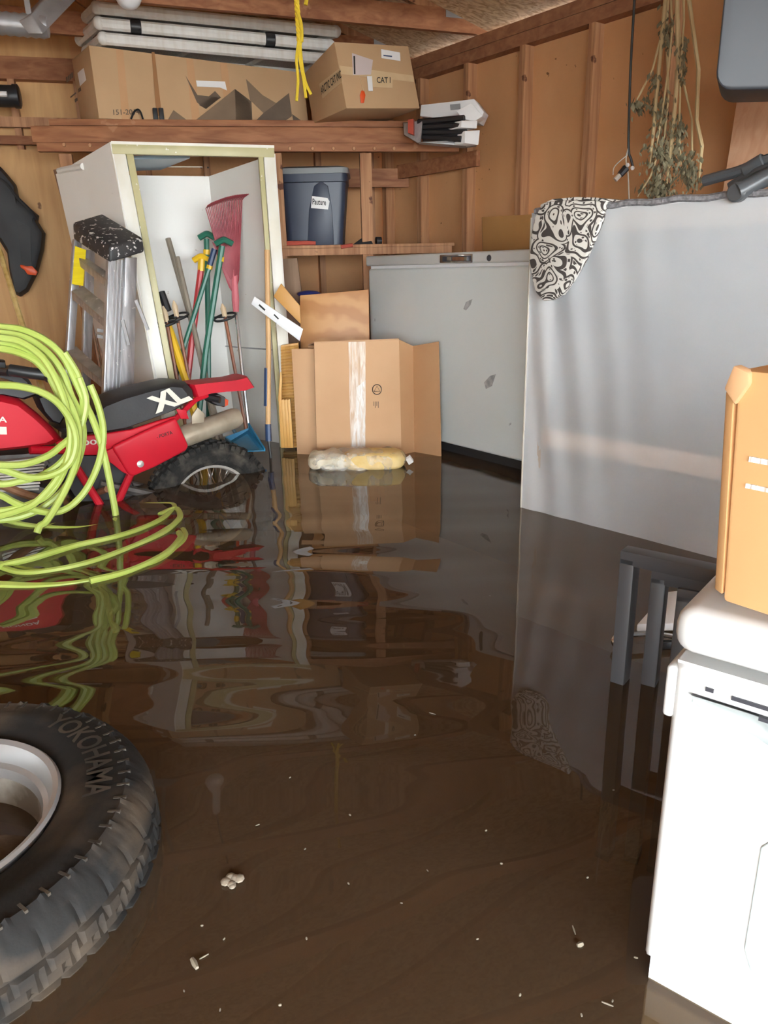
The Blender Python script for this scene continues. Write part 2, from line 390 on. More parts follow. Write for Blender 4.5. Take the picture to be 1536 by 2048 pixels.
bm_ = bmesh.new(); bm_.from_mesh(wt.data); bmesh.ops.reverse_faces(bm_, faces=[f for f in bm_.faces if f.normal.z < 0]); bm_.to_mesh(wt.data); bm_.free()
tag(wt, 'dark brown flood water covering the whole garage floor', 'water', kind='stuff')
# driveway outside the open door
mb = MB().box((2.5, -11.05, -.05), (40, 16, .1)); tag(mb.build('driveway', m_conc), 'wet concrete driveway outside the open garage door', None, kind='structure')

# unseen wall over the open door, added to cut light from the high sky
xl_, xr_ = lw(S_L0, 0).x, rw(S_R0, 0).x
def fw(x, z): return V((x, Y_OPEN - .05, z))
def gzx(x): t = RC - V((x, Y_OPEN, 0)).dot(RN); return 2.79 + .34 * max(0, min(t, TW - t))
mb = MB().prism([fw(xl_ - .1, 2.2), fw(xr_ + .1, 2.2), fw(xr_ + .1, gzx(xr_)), fw((xl_ + xr_) / 2, gzx((xl_ + xr_) / 2)), fw(xl_ - .1, gzx(xl_))], (0, -.1, 0))
tag(mb.build('wall_front', m_sheath), 'unseen header wall added above the wide open garage door to cut sky light', None, kind='structure')
# right wall
WZ0, WZT = -.66, 2.60
wr = shell('wall_right', 'brown sheathed stud wall along the right side')
STUDS = [5.526, 5.065, 4.525, 3.977, 3.406, 2.86] + [2.86 - .56 * i for i in range(1, 16)]
STUDS = [s for s in STUDS if s > S_R0]
edges = [S_CORNER] + [STUDS[i] for i in range(1, len(STUDS), 2)]
edges = [e for e in edges if e - S_R0 > .1] + [S_R0]
for a, b in zip(edges[:-1], edges[1:]):
    MB().hexa([rw(a - .002, WZ0, -.09), rw(b + .002, WZ0, -.09), rw(b + .002, WZ0, -.11), rw(a - .002, WZ0, -.11)],
              [rw(a - .002, 2.75, -.09), rw(b + .002, 2.75, -.09), rw(b + .002, 2.75, -.11), rw(a - .002, 2.75, -.11)]).build('sheathing_panel', m_sheath, wr)
s0 = STUDS[0]
st0 = MB().hexa([rw(s0 - .024, WZ0), rw(s0 + .024, WZ0), rw(s0 + .024, WZ0, -.09), rw(s0 - .024, WZ0, -.09)],
                [rw(s0 - .024, WZT), rw(s0 + .024, WZT), rw(s0 + .024, WZT, -.09), rw(s0 - .024, WZT, -.09)]).build('stud', m_stud, wr)
for s in STUDS[1:]: share(st0, wr, RD * (s - s0))
for z0, z1 in ((WZT, 2.675), (2.678, 2.75)):
    MB().hexa([rw(S_CORNER, z0), rw(S_R0, z0), rw(S_R0, z0, -.09), rw(S_CORNER, z0, -.09)],
              [rw(S_CORNER, z1), rw(S_R0, z1), rw(S_R0, z1, -.09), rw(S_CORNER, z1, -.09)]).build('top_plate', m_plate, wr)
# back wall
def gz(s): t = RC - bw(s, 0).dot(RN); return 2.79 + .34 * max(0, min(t, TW - t))
wb = shell('wall_back', 'plywood and stud wall at the back of the garage')
for a, b, m in ((0, 1.22, m_sheath), (1.22, 2.44, m_sheath), (2.44, 3.66, m_ply), (3.66, 4.88, m_ply), (4.88, L_BACK, m_ply)):
    MB().hexa([bw(a, WZ0, 0), bw(b, WZ0, 0), bw(b, WZ0, -.02), bw(a, WZ0, -.02)],
              [bw(a, gz(a) + .05, 0), bw(b, gz(b) + .05, 0), bw(b, gz(b) + .05, -.02), bw(a, gz(a) + .05, -.02)]).build('sheathing_panel', m, wb)
for a, b in ((2.2, 3.42), (3.42, 4.64), (4.64, L_BACK)):
    MB().hexa([bw(a + .002, WZ0, .09), bw(b - .002, WZ0, .09), bw(b - .002, WZ0, .102), bw(a + .002, WZ0, .102)],
              [bw(a + .002, 2.12, .09), bw(b - .002, 2.12, .09), bw(b - .002, 2.12, .102), bw(a + .002, 2.12, .102)]).build('plywood_panel', m_ply, wb)
sb0 = None
for s in [.12 + .46 * i for i in range(int(L_BACK / .46))]:
    if sb0 is None:
        s00 = s
        sb0 = MB().hexa([bw(s - .024, WZ0, .09), bw(s + .024, WZ0, .09), bw(s + .024, WZ0, 0), bw(s - .024, WZ0, 0)],
                        [bw(s - .024, 2.6, .09), bw(s + .024, 2.6, .09), bw(s + .024, 2.6, 0), bw(s - .024, 2.6, 0)]).build('stud', m_stud, wb)
    else: share(sb0, wb, BD * (s - s00))
for z0, z1, o1, m in ((2.6, 2.75, .09, m_beam), (2.15, 2.21, .14, m_beam), (2.27, 2.34, .13, m_stud)):
    a = 0 if z0 > 2.5 else 2.2
    MB().hexa([bw(a, z0, 0.0 if z0 > 2.5 else .09), bw(L_BACK, z0, 0.0 if z0 > 2.5 else .09), bw(L_BACK, z0, o1), bw(a, z0, o1)],
              [bw(a, z1, 0.0 if z0 > 2.5 else .09), bw(L_BACK, z1, 0.0 if z0 > 2.5 else .09), bw(L_BACK, z1, o1), bw(a, z1, o1)]).build('top_plate' if z0 > 2.5 else 'wall_rail', m, wb)
# left wall (beyond the left edge of the picture)
wl = shell('wall_left', 'plywood wall along the left side of the garage')
S_LB = RD.dot(bw(L_BACK, 0)); nL = 6
for i in range(nL):
    a = S_L0 + (S_LB - S_L0) * i / nL; b = S_L0 + (S_LB - S_L0) * (i + 1) / nL - .003
    MB().hexa([lw(a, WZ0), lw(b, WZ0), lw(b, WZ0) - RN * .02, lw(a, WZ0) - RN * .02], [lw(a, 2.75), lw(b, 2.75), lw(b, 2.75) - RN * .02, lw(a, 2.75) - RN * .02]).build('sheathing_panel', m_ply, wl)
# ceiling: roof sheets, trusses
ce = shell('ceiling', 'open roof trusses under strand board sheets')
AZC = math.radians(69.3); CD = V((-math.sin(AZC), -math.cos(AZC), 0)); SLOPE = .34
def roof_z(p): t = RC - p.dot(RN); return 2.80 + SLOPE * min(t, TW - t)
for i in range(14):
    sa, sb_ = 8.4 - i * 1.22, 8.4 - (i + 1) * 1.22 - .004
    if sa < -7.3: break
    for (ta, tb) in ((-.25, 1.2), (1.2, 2.4), (2.4, TW / 2 - .004), (TW / 2, 4.9), (4.9, 6.2), (6.2, TW + .2)):
        pts = [RN * (RC - t) + RD * s for t, s in ((ta, sa), (tb + .004, sa), (tb + .004, sb_), (ta, sb_))]
        pts = [V((p.x, p.y, roof_z(p))) for p in pts]
        MB().prism(pts, (0, 0, .015)).build('roof_sheet', m_osb, ce)
def truss(sw):
    a = rw(sw, 2.755, .0) + UP * .07; b = a + CD * 7.7
    MB().beam(a - CD * .1, b, .042, .14).build('bottom_chord', m_beam, ce)
    top0 = a - CD * .2 + UP * .06; L1 = 3.85
    run = abs(RN.dot(CD)) * L1
    mid = a + CD * L1; mid.z = 2.80 + SLOPE * run - .06
    s_ = V((top0.x, top0.y, 2.80 - .06 - SLOPE * .2))
    MB().beam(V((top0.x, top0.y, 2.80 - .065)), mid, .04, .09).build('top_chord', m_stud, ce)
    e = a + CD * 7.7; MB().beam(mid, V((e.x, e.y, 2.80 + .0)), .04, .09).build('top_chord', m_stud, ce)
    for f1, f2 in ((.28, .52), (.75, .52)):
        p1 = a + CD * (L1 * f1 * 2 if f1 < .5 else 7.7 * f1); p2 = a + CD * (L1 * 2 * f2); p2.z = 2.8 + SLOPE * run * .93
        MB().beam(p1 + UP * .05, p2, .04, .09).build('web', m_stud, ce)
    g = a + CD * .14 - V((CD.y, -CD.x, 0)) * .024 + UP * .06
    for k in (-1, 1):
        c = a + CD * .15 + UP * .07 + V((CD.y, -CD.x, 0)).normalized() * .0235 * k
        MB().box(c, (.2, .003, .11), (CD, V((CD.y, -CD.x, 0)).normalized(), UP)).build('gusset_plate', m_galv, ce)
for sw in (5.25, 4.42, 3.5, 2.55, 1.6, .65, -.3, -1.2, -2.1, -3.0, -3.9, -4.8, -5.7, -6.5): truss(sw)

# ================================================================ SHELVING AND WHAT STANDS ON IT
class Pl3:
    def __init__(s, a, b, c):
        s.p0 = V(a); s.n = (V(b) - V(a)).cross(V(c) - V(a)).normalized()
        if s.n.dot(EYE - s.p0) < 0: s.n = -s.n
    hit = Pl.hit; hits = Pl.hits
def decal(name, pl, px, m, parent, off=.002, t=.0015):
    P = pl.hits(px, off); return MB().prism(P, -pl.n * t).build(name, m, parent)
def words(name, string, pl, px, m, parent, off=.0045, bold=.015):
    return text_mesh(string, bil(pl.hits(px, off)), name, m, parent, bold)
def fz(y): return -.65

ZS = 2.006
SA, SB = W(75, 303, ZS), W(918, 303, ZS)
sd = (SB - SA).normalized(); sn = V((-sd.y, sd.x, 0))
if sn.y < 0: sn = -sn
SL = (SB - SA).length
sh = thing('storage_shelf', 'long reddish timber shelf with bolted front beam and lower shelf', 'shelf', SA - UP * (ZS + .65))
def along(s, t, z): return SA + sd * s + sn * t + UP * (z - ZS)
beam = MB().hexa([along(0, 0, ZS), along(SL, 0, ZS), along(SL, .05, ZS), along(0, .05, ZS)], [along(0, 0, 2.165), along(SL, 0, 2.165), along(SL, .05, 2.165), along(0, .05, 2.165)]).build('front_beam', m_beam, sh, bevel=.004)
MB().hexa([along(-.02, -.012, 2.06), along(SL - .35, -.012, 2.06), along(SL - .35, 0, 2.06), along(-.02, 0, 2.06)],
          [along(-.02, -.012, 2.16), along(SL - .35, -.012, 2.16), along(SL - .35, 0, 2.16), along(-.02, 0, 2.16)]).build('face_board', m_beam, sh, bevel=.003)
pf = Pl(SA, math.degrees(math.atan2(sd.x, sd.y)))
b0 = None
for px in (128, 180, 232, 284, 336, 388, 438, 487, 534, 580, 625, 667, 708, 749, 788):
    c = pf.hit(px, 297 if px > 500 else 287 + px * .02)
    if b0 is None: b0 = MB().lathe([(0, -.008), (.011, -.006), (.013, 0), (.013, .004)], c, sn, 10).build('bolt_head', m_stud, beam, smooth=True); bc = c
    else: share(b0, beam, c - bc)
for i in range(5):
    t0, t1 = .0 + i * .155, .0 + i * .155 + .15
    e0, e1 = SL + 0, SL + 0
    k = RD / RD.dot(sn)
    r0, r1 = SB + k * t0 - sd * .02, SB + k * t1 - sd * .02
    l0, l1 = along(.1, t0, ZS), along(.1, t1, ZS)
    pts = [V((p.x, p.y, 2.167)) for p in (l0, r0, r1, l1)]
    MB().prism(pts, (0, 0, .04)).build('shelf_plank', m_beam, sh, bevel=.002)
def post(s, t, w=.09, d=.042):
    z0 = -.65
    return MB().hexa([along(s, t, z0), along(s + w, t, z0), along(s + w, t + d, z0), along(s, t + d, z0)], [along(s, t, 2.0), along(s + w, t, 2.0), along(s + w, t + d, 2.0), along(s, t + d, 2.0)]).build('post', m_stud, sh, bevel=.003)
s735 = (pf.hit(723, 400) - SA).dot(sd); s560 = (pf.hit(552, 400) - SA).dot(sd)
post(s735, .02, .085); post(s560, .02, .06); post(.12, .06, .085)
# ledgers under the shelf and on the right wall
MB().hexa([along(s560, .74, 1.84), along(s735 + .5, .74, 1.84), along(s735 + .5, .78, 1.84), along(s560, .78, 1.84)], [along(s560, .74, 1.98), along(s735 + .5, .74, 1.98), along(s735 + .5, .78, 1.98), along(s560, .78, 1.98)]).build('ledger', m_beam, sh)
MB().hexa([rw(4.36, 1.90, .04), rw(5.3, 1.90, .04), rw(5.3, 1.90, .003), rw(4.36, 1.90, .003)], [rw(4.36, 2.005, .04), rw(5.3, 2.005, .04), rw(5.3, 2.005, .003), rw(4.36, 2.005, .003)]).build('ledger', m_beam, sh)
ZL = 1.352
k = RD / RD.dot(sn)
for t0, t1 in ((.0, .24), (.245, .48), (.485, .7)):
    r0, r1 = SB + k * t0 - sd * .03, SB + k * t1 - sd * .03
    pts = [V((p.x, p.y, ZL)) for p in (along(s560 - .2, t0, 0), r0, r1, along(s560 - .2, t1, 0))]
    MB().prism(pts, (0, 0, .022)).build('lower_shelf_board', m_stud, sh, bevel=.002)
MB().hexa([along(s560, .0, ZL - .05), along(SL - .05, .0, ZL - .05), along(SL - .05, .03, ZL - .05), along(s560, .03, ZL - .05)], [along(s560, .0, ZL - .001), along(SL - .05, .0, ZL - .001), along(SL - .05, .03, ZL - .001), along(s560, .03, ZL - .001)]).build('lower_rail', m_stud, sh)

# long printed cardboard box
ZB = 2.21
bl, br = W(198, 237, ZB), W(618, 252, ZB)
bdir = (br - bl).normalized(); bback = V((-bdir.y, bdir.x, 0)); bback = bback if bback.y > 0 else -bback
bback = (bback * .9 - bdir * .28).normalized() * .42
tl_ = V(bl); r_ = ray(177, 90); tz = EYE.z + r_.z * (bl.y / r_.y)
r_ = ray(606, 145); tzr = EYE.z + r_.z * (br.y / r_.y)
tl = V((Y(177, 90, bl.y).x, bl.y, tz)); tr = V((Y(606, 143, br.y).x, br.y, tzr))
hz = (tl.z + tr.z) / 2
bx = thing('printed_carton', 'long brown carton with dark triangle print lying on the top shelf', 'box', (bl + br) / 2)
MB().hexa([bl, br, br + bback, bl + bback], [tl, tr, tr + bback, tl + bback]).build('carton', m_card, bx, bevel=.006)
fp = Pl3(bl, br, tl); lp = Pl3(bl, bl + bback, tl)
def tri(px, m, off=.002): return MB().prism(fp.hits(px, off), -fp.n * .0015)
for px, m in (([(383, 247), (333, 244), (347, 220)], m_print2), ([(371, 151), (394, 205), (412, 218), (440, 195), (395, 190)], m_print),
              ([(385, 245), (470, 178), (500, 205), (505, 248)], m_print2), ([(470, 178), (503, 203), (505, 248), (472, 247)], m_print),
              ([(492, 158), (500, 200), (527, 226), (552, 206), (525, 190)], m_print2), ([(505, 248), (527, 226), (578, 186), (584, 232), (560, 249)], m_print),
              ([(584, 228), (612, 248), (588, 249)], m_print), ([(412, 218), (398, 210), (430, 182), (442, 195)], m_print)):
    tri(px, m).build('printed_triangle', m, bx)
decal('handle_slot', fp, [(394, 173), (392, 161), (450, 163), (454, 181), (440, 175)], m_paper, bx)
for x in (232, 372, 440): decal('tape_strip', fp, [(x, 92 + (x - 177) * .124), (x + 14, 93 + (x - 177) * .124), (x + 28, 240), (x + 12, 239)], m_card_in, bx, .0012, .001)
words('lettering', '151-2014', fp, [(227, 230), (280, 229), (279, 218), (226, 219)], m_print, bx)
decal('shipping_label', lp, [(160, 172), (155, 146), (167, 136), (172, 160)], m_paper, bx)
for i in range(4): decal('printed_mark', lp, [(133 + i * 3.4, 166 - i * 3), (135.4 + i * 3.4, 164 - i * 3), (134.6 + i * 3.4, 153 - i * 3), (132.2 + i * 3.4, 155 - i * 3)], m_print, bx)
for q_ in ([(150, 205), (155, 201), (154, 195), (149, 199)], [(157, 185), (162, 181), (161, 174), (156, 178)], [(141, 196), (152, 187), (151.5, 184.5), (140.5, 193.5)]): decal('printed_mark', lp, q_, m_print, bx)
# strap round the carton with black buckles
stp = thing('luggage_strap', 'brown strap with black buckles tied round the long carton', 'strap', fp.hit(318, 240))
MB().prism(fp.hits([(303, 104), (309, 104), (324, 232), (313, 232)], .006), -fp.n * .003).build('webbing', m_strap, stp)
for x in (310, 322): MB().box(fp.hit(x + 2, 240, .02), (.032, .02, .15), (bdir, fp.n, UP)).build('buckle', m_black, stp, bevel=.005)
MB().tube(smooth_path([fp.hit(262, 238, .012), fp.hit(270, 222, .03), fp.hit(280, 222, .03), fp.hit(292, 250, .03), fp.hit(312, 245, .02)]), .007, 6).build('loose_end', m_black, stp, smooth=True)

# three white pipe frames with mesh, stacked on the carton
zt = max(tl.z, tr.z) + .04
for i, (fl_px, fr_px, bl_px, lab) in enumerate((((205, 62), (655, 123), (150, 118), 'white pipe frame panel, lowest of the three stacked on the long carton'),
                                         ((197, 39), (660, 108), (124, 122), 'white pipe frame panel, middle one of the three stacked on the long carton'),
                                         ((194, 16), (672, 93), (121, 102), 'white pipe frame panel, topmost of the three stacked under the rafters'))):
    z = zt + i * .088; r = .038
    a = W(fl_px[0], fl_px[1], z) if False else Y(fl_px[0], fl_px[1], bl.y + .02); a = V((a.x, a.y, zt + i * .088))
    b = Y(fr_px[0], fr_px[1], br.y + .12); b = V((b.x, b.y, zt + i * .088 - .02))
    bk = bback * 1.05 if i else bback * .9
    t = thing('pipe_frame', lab, 'frame', a.lerp(b, .5), 'white pipe frames on the shelf')
    MB().tube([a - bdir * .0, b], r, 10).build('long_pipe', m_white_pvc, t, smooth=True)
    MB().tube([a + bk, b + bk], r, 10).build('long_pipe', m_white_pvc, t, smooth=True)
    for k in (0, .38, .72, 1): MB().tube([a.lerp(b, k), a.lerp(b, k) + bk], r * (1 if k in (0, 1) else .55), 10).build('short_pipe', m_white_pvc, t, smooth=True)
    for p in (a, b, a + bk, b + bk):
        MB().ball(p, r * 1.12, 10, 6).build('elbow', m_white_pvc, t, smooth=True)
    MB().prism([a, b, b + bk, a + bk], (0, 0, .004)).build('mesh_cloth', m_mesh, t)
    if i == 1:
        for k in (.145, .72):
            c = a.lerp(b, k); MB().lathe([(r + .001, -.035), (r + .006, -.03), (r + .006, .03), (r + .001, .035)], c, (b - a), 12).build('black_tie', m_black, t, smooth=True)

# second carton, tipped
A_, B_, C_, D_ = Y(668, 83, 5.50), Y(817, 92, 5.72), Y(840, 217, 5.72), Y(693, 217, 5.50)
E_, G_ = Y(608, 147, 5.98), Y(626, 247, 5.93)
bx = thing('tipped_carton', 'brown carton with printed paper tape and labels, tipped forward on the shelf', 'box', (D_ + C_) / 2)
MB().hexa([D_, C_, C_ + (G_ - D_), G_], [A_, B_, B_ + (E_ - A_), E_]).build('carton', m_card, bx, bevel=.006)
fp2 = Pl3(D_, C_, A_); lp2 = Pl3(D_, G_, A_)
decal('paper_tape', fp2, [(679, 131), (826, 151), (828, 164), (681, 148)], m_tape_tan, bx)
decal('paper_tape', fp2, [(742, 148), (785, 153), (785, 176), (746, 174)], m_tape_tan, bx, .0032)
decal('paper_tape', lp2, [(638, 168), (680, 136), (684, 164), (645, 197)], m_tape_tan, bx)
words('lettering', 'ARCTIC CAT INC', lp2, [(643, 190), (683, 155), (681, 140), (640, 174)], m_ink, bx)
words('lettering', 'CAT I', fp2, [(754, 166), (781, 166), (781, 154), (753, 154)], m_ink, bx, .0055)
decal('address_label', fp2, [(762, 98), (800, 105), (801, 122), (763, 116)], m_paper, bx)
decal('label_print', fp2, [(767, 112), (784, 114), (784, 111.5), (767, 109.5)], m_navy2, bx, .0045)
decal('packing_slip', fp2, [(704, 106), (746, 120), (742, 149), (706, 150)], mat('slip_paper', (.62, .52, .50), .3), bx, .004)
decal('slip_edge', fp2, [(707, 112), (710, 112), (711, 148), (708, 148)], m_ink, bx, .0055)
MB().prism(fp2.hits([(734, 152), (744, 152), (746, 182), (737, 182)], .02), -fp2.n * .003).build('torn_paper', m_paper, bx)
tg = thing('orange_tag', 'small orange tag hanging from the tipped carton', 'tag', fp2.hit(725, 195, .02))
MB().prism(fp2.hits([(720, 190), (723, 181), (728, 181), (731, 190), (728, 206), (722, 206)], .012), -fp2.n * .004).build('tag_plate', m_orange, tg, bevel=.001)
MB().tube(fp2.hits([(719, 152), (727, 182)], .014), .002, 5).build('tag_string', m_tape_tan, tg)
# bundle of black sticks and white cartons at the shelf end
bn = thing('stick_bundle', 'bundle of black trim sticks wrapped in grey plastic at the shelf end', 'bundle', Y(880, 288, 5.75))
random.seed(3)
for i in range(16):
    r_, c_ = divmod(i, 4); y = 5.72 + .02 * c_
    MB().tube([Y(838 + 3 * r_ + random.uniform(-3, 3), 244 + r_ * 10 + c_ * 2, y + .05), Y(928 - 3 * c_ + random.uniform(-6, 6), 236 + r_ * 14 + c_ * 2, y - .14)], .019, 6).build('stick', m_black, bn, smooth=False)
wr_ = [Y(806, 245, 5.95), Y(846, 240, 5.8), Y(842, 285, 5.72), Y(836, 287, 5.75), Y(808, 270, 5.92)]
MB().puff(wr_, Y(825, 265, 5.8) - EYE, .07, .9).build('plastic_wrap', mat('grey_film', (.38, .38, .38), .25, 0, (.5, .5, .5), (20, 20, 20), bump=.5, bscale=30), bn, smooth=True)
MB().prism([Y(818, 242, 5.80), Y(829, 240, 5.78), Y(829, 272, 5.74), Y(818, 268, 5.76)], (-.01, -.05, 0)).build('red_band', m_redtool, bn)
MB().prism([Y(838, 284, 5.68), Y(930, 292, 5.62), Y(955, 288, 5.6), Y(935, 280, 5.62)], (0, .05, -.008)).build('plastic_sheet', m_galv, bn)
def wbox(lab, q, back):
    o = MB().prism([Y(x, y, d) for x, y, d in q], back).build('white_carton', m_paper, None, bevel=.003, base=Y(*q[-1])); return tag(o, lab, 'box')
o = wbox('long white carton with grey print above the black sticks', [(842, 210, 5.95), (948, 198, 5.72), (968, 224, 5.72), (958, 246, 5.72), (840, 232, 5.95)], (.05, .13, .0))
pw = Pl3(Y(842, 210, 5.95), Y(948, 198, 5.72), Y(840, 232, 5.95))
dd = MB().prism(pw.hits([(900, 209), (920, 207), (921, 218), (901, 220)], .006), -pw.n * .002).build('grey_print', mat('grey_print', (.3, .3, .3), .6), o)
wbox('square white carton end below the long white carton', [(912, 222, 5.62), (942, 206, 5.60), (966, 232, 5.6), (948, 243, 5.6), (926, 238, 5.62)], (.03, .12, .0))
wbox('small white carton end beside the black stick tips', [(923, 241, 5.56), (955, 241, 5.56), (954, 257, 5.56), (922, 255, 5.56)], (-.1, .12, .0))
wbox('blank white carton end at the lower tip of the stick bundle', [(930, 262, 5.56), (960, 260, 5.56), (957, 290, 5.56), (929, 286, 5.56)], (-.1, .12, .0))
# yellow rope
rp = thing('yellow_rope', 'frayed yellow twisted rope hanging from the rafters', 'rope', Y(590, -40, 5.0))
for j in range(3):
    path = []
    for i in range(40):
        t = i / 39; c = Y(589 + 10 * t, -60 + 148 * t, 5.0); a = t * 30 + j * 2.09
        path.append(c + V((math.cos(a) * .008, math.sin(a) * .008, 0)))
    MB().tube(path, .009, 6).build('strand', m_rope, rp, smooth=True)
for px in ([(597, 84), (593, 120), (596, 160), (593, 202)], [(598, 84), (600, 120), (607, 160), (612, 196)], [(600, 86), (604, 130), (611, 165), (622, 189)], [(594, 20), (603, 50), (604, 84)]):
    MB().tube(smooth_path([Y(x, y, 4.98) for x, y in px]), .009, 6).build('strand', m_rope, rp, smooth=True)
tp_ = Y(589, -60, 5.0); MB().tube([tp_, V((tp_.x, tp_.y, 3.55))], .014, 6).build('strand', m_rope, rp, smooth=True)
MB().tube([Y(617, -40, 5.1), Y(614, -5, 5.1), Y(611, 10, 5.1)], .012, 6).build('loose_end', m_rope, rp, smooth=True)

# navy tote on the lower shelf
zt0 = ZL + .022
tc = Y(625, 492, 6.0); tfl, tfr = W(574, 497, zt0), W(686, 494, zt0)
yT = 5.97; tfl, tfr = Y(574, 497, yT), Y(686, 494, yT)
tt = thing('storage_tote', 'dark blue plastic tote with grey lid and handwritten paper label', 'tote', V(((tfl.x + tfr.x) / 2, yT + .17, zt0)))
ztop = Y(630, 345, yT).z
xl0, xr0 = tfl.x, tfr.x; xl1, xr1 = Y(559, 345, yT).x, Y(694, 345, yT).x
def ring(xl, xr, y0, y1, z, c=.05, n=5):
    P = []
    for cx, cy, a0 in ((xr - c, y0 + c, -90), (xr - c, y1 - c, 0), (xl + c, y1 - c, 90), (xl + c, y0 + c, 180)):
        for i in range(n): a = math.radians(a0 + 90 * i / (n - 1)); P.append(V((cx + c * math.cos(a), cy + c * math.sin(a), z)))
    return P
def loft(rings, cap0=True, cap1=True):
    mb = MB(); n = len(rings[0])
    for r_ in rings: mb.v += r_
    for i in range(len(rings) - 1):
        for j in range(n): mb.f.append((i * n + j, i * n + (j + 1) % n, (i + 1) * n + (j + 1) % n, (i + 1) * n + j))
    if cap0: mb.f.append(tuple(reversed(range(n))))
    if cap1: mb.f.append(tuple((len(rings) - 1) * n + j for j in range(n)))
    return mb
loft([ring(xl0, xr0, yT, yT + .34, zt0), ring(xl0 + (xl1 - xl0) * .85, xr0 + (xr1 - xr0) * .85, yT - .03, yT + .37, ztop - .07), ring(xl1, xr1, yT - .045, yT + .385, ztop - .065), ring(xl1, xr1, yT - .045, yT + .385, ztop)]).build('tub', m_navy, tt, smooth=True)
loft([ring(xl1 - .012, xr1 + .012, yT - .06, yT + .4, ztop - .012), ring(xl1 - .012, xr1 + .012, yT - .06, yT + .4, ztop + .025), ring(xl1 + .03, xr1 - .03, yT - .02, yT + .36, ztop + .04)]).build('lid', m_lid, tt, smooth=True)
pt = Pl3(V((xl0, yT, zt0)), V((xr0, yT, zt0)), V((xl1, yT - .035, ztop)))
arch = [(615, 492), (618, 420), (628, 372), (642, 362), (656, 372), (664, 420), (668, 492)]
MB().prism(pt.hits(arch, .012), -pt.n * .03).build('rib', m_navy, tt, bevel=.006)
decal('paper_label', pt, [(622, 416), (624, 392), (655, 396), (659, 403), (656, 419)], m_paper, tt, .016)
words('handwriting', 'Pauture', pt, [(625, 409), (652, 411), (652, 399), (625, 397)], m_ink, tt, .019)
# tools on the lower shelf
o = MB().tube([V((Y(574, 500, 5.93).x, 5.93, ZL + .04)), V((Y(618, 499, 5.93).x, 5.925, ZL + .04)), V((Y(632, 497, 5.93).x, 5.92, ZL + .037))], [.017, .016, .013], 8).build('red_tool_grip', m_redtool, None, smooth=True, base=V((Y(600, 500, 5.93).x, 5.93, ZL + .022)))
tag(o, 'faded red rubber tool grip lying in front of the tote', 'tool')
lp_ = thing('pruning_loppers', 'black and red loppers lying on the lower shelf behind the post', 'loppers', Y(705, 494, 5.95))
MB().tube([Y(682, 494, 5.93), Y(705, 490, 5.95)], .014, 8).build('red_grip', m_redtool, lp_, smooth=True)
MB().prism([Y(700, 493, 5.96), Y(722, 477, 6.0), Y(740, 474, 6.0), Y(748, 492, 5.98)], (0, .05, 0)).build('black_head', m_black, lp_, bevel=.004)
MB().lathe([(0, -.02), (.03, -.02), (.03, .02), (0, .02)], Y(757, 482, 6.05), (1, .3, 0), 12).build('knob', m_black, lp_, smooth=True)

# ================================================================ CABINET WITH GARDEN TOOLS
TL, TR = Y(222, 283, 4.98), Y(548, 293, 5.28)
TL.z = TR.z = (TL.z + TR.z) / 2
BRc, BLc = W(592, 884, 0), W(352, 900, 0)
BRc = Y(592, 880, 5.28); BLc = Y(372, 905, 5.0)
BRc.z = BLc.z = -.45
# keep the posts on the photographed lines: aim from the water line down
BRw, BLw = Y(588, 860, 5.28), Y(342, 900, 4.98)
def ext(a, b, z): k = (z - a.z) / (b.z - a.z); return a + (b - a) * k
BRf, BLf = ext(TR, BRw, -.64), ext(TL, BLw, -.64)
TBR = Y(413, 332, 5.72); dv = TBR - TR; dv.z = 0; dv = dv * .98
cab = thing('metal_cabinet', 'open white sheet metal cabinet with olive front edge full of garden tools', 'cabinet', (BLf + BRf) / 2)
def quadwall(a, b, c, d, t, name, m):   # a,b bottom  c,d top
    return MB().hexa([a, b, b + t, a + t], [d, c, c + t, d + t]).build(name, m, cab)
TLi, TRi = V(TL), V(TR)
H0 = .16
dvb = dv * .95
BT_ = UP * -.12
quadwall(BLf, BLf + dvb, TL + dv + BT_, TL, RN * -.006, 'side_panel', m_cab)
quadwall(BRf, BRf + dvb, TR + dv + BT_, TR - UP * .045, RN * .006, 'side_panel', m_cab)
quadwall(BLf + dvb, BRf + dvb, TR + dv + BT_, TL + dv + BT_, V((0, .006, 0)), 'back_panel', m_cab)
fu = (TR - TL).normalized(); fn_ = V((fu.y, -fu.x, 0))
# front posts: white outer lip and olive inner strip
def strip(p0, p1, q0, q1, dpt, name, m, bv=.004): return MB().hexa([p0, p1, p1 + dpt, p0 + dpt], [q0, q1, q1 + dpt, q0 + dpt]).build(name, m, cab, bevel=bv)
back = -fn_ * .03
strip(BLf - fu * .03, BLf + fu * .07, TL - fu * .01, TL + fu * .07, back, 'front_post', m_cab_edge)
strip(BLf + fu * .073, BLf + fu * .11, TL + fu * .073, TL + fu * .115, back + fn_ * .005, 'olive_strip', m_olive)
strip(BRf - fu * .075, BRf + fu * .0, TR - fu * .07, TR, back, 'front_post', m_cab_edge)
strip(BRf - fu * .11, BRf - fu * .078, TR - fu * .105, TR - fu * .073, back + fn_ * .005, 'olive_strip', m_olive)
hd = -UP * .066
MB().hexa([TL + hd + fu * .0 + fn_ * .004, TR + hd + fn_ * .004, TR + hd + back, TL + hd + back], [TL + fn_ * .004, TR + fn_ * .004, TR + back, TL + back]).build('olive_header', m_olive, cab, bevel=.003)
MB().hexa([TL + fn_ * .006 - UP * .012, TR + fn_ * .006 - UP * .012, TR + back - UP * .012, TL + back - UP * .012], [TL + fn_ * .006 + UP * .004, TR + fn_ * .006 + UP * .004, TR + back + UP * .004, TL + back + UP * .004]).build('top_lip', m_cab_edge, cab)
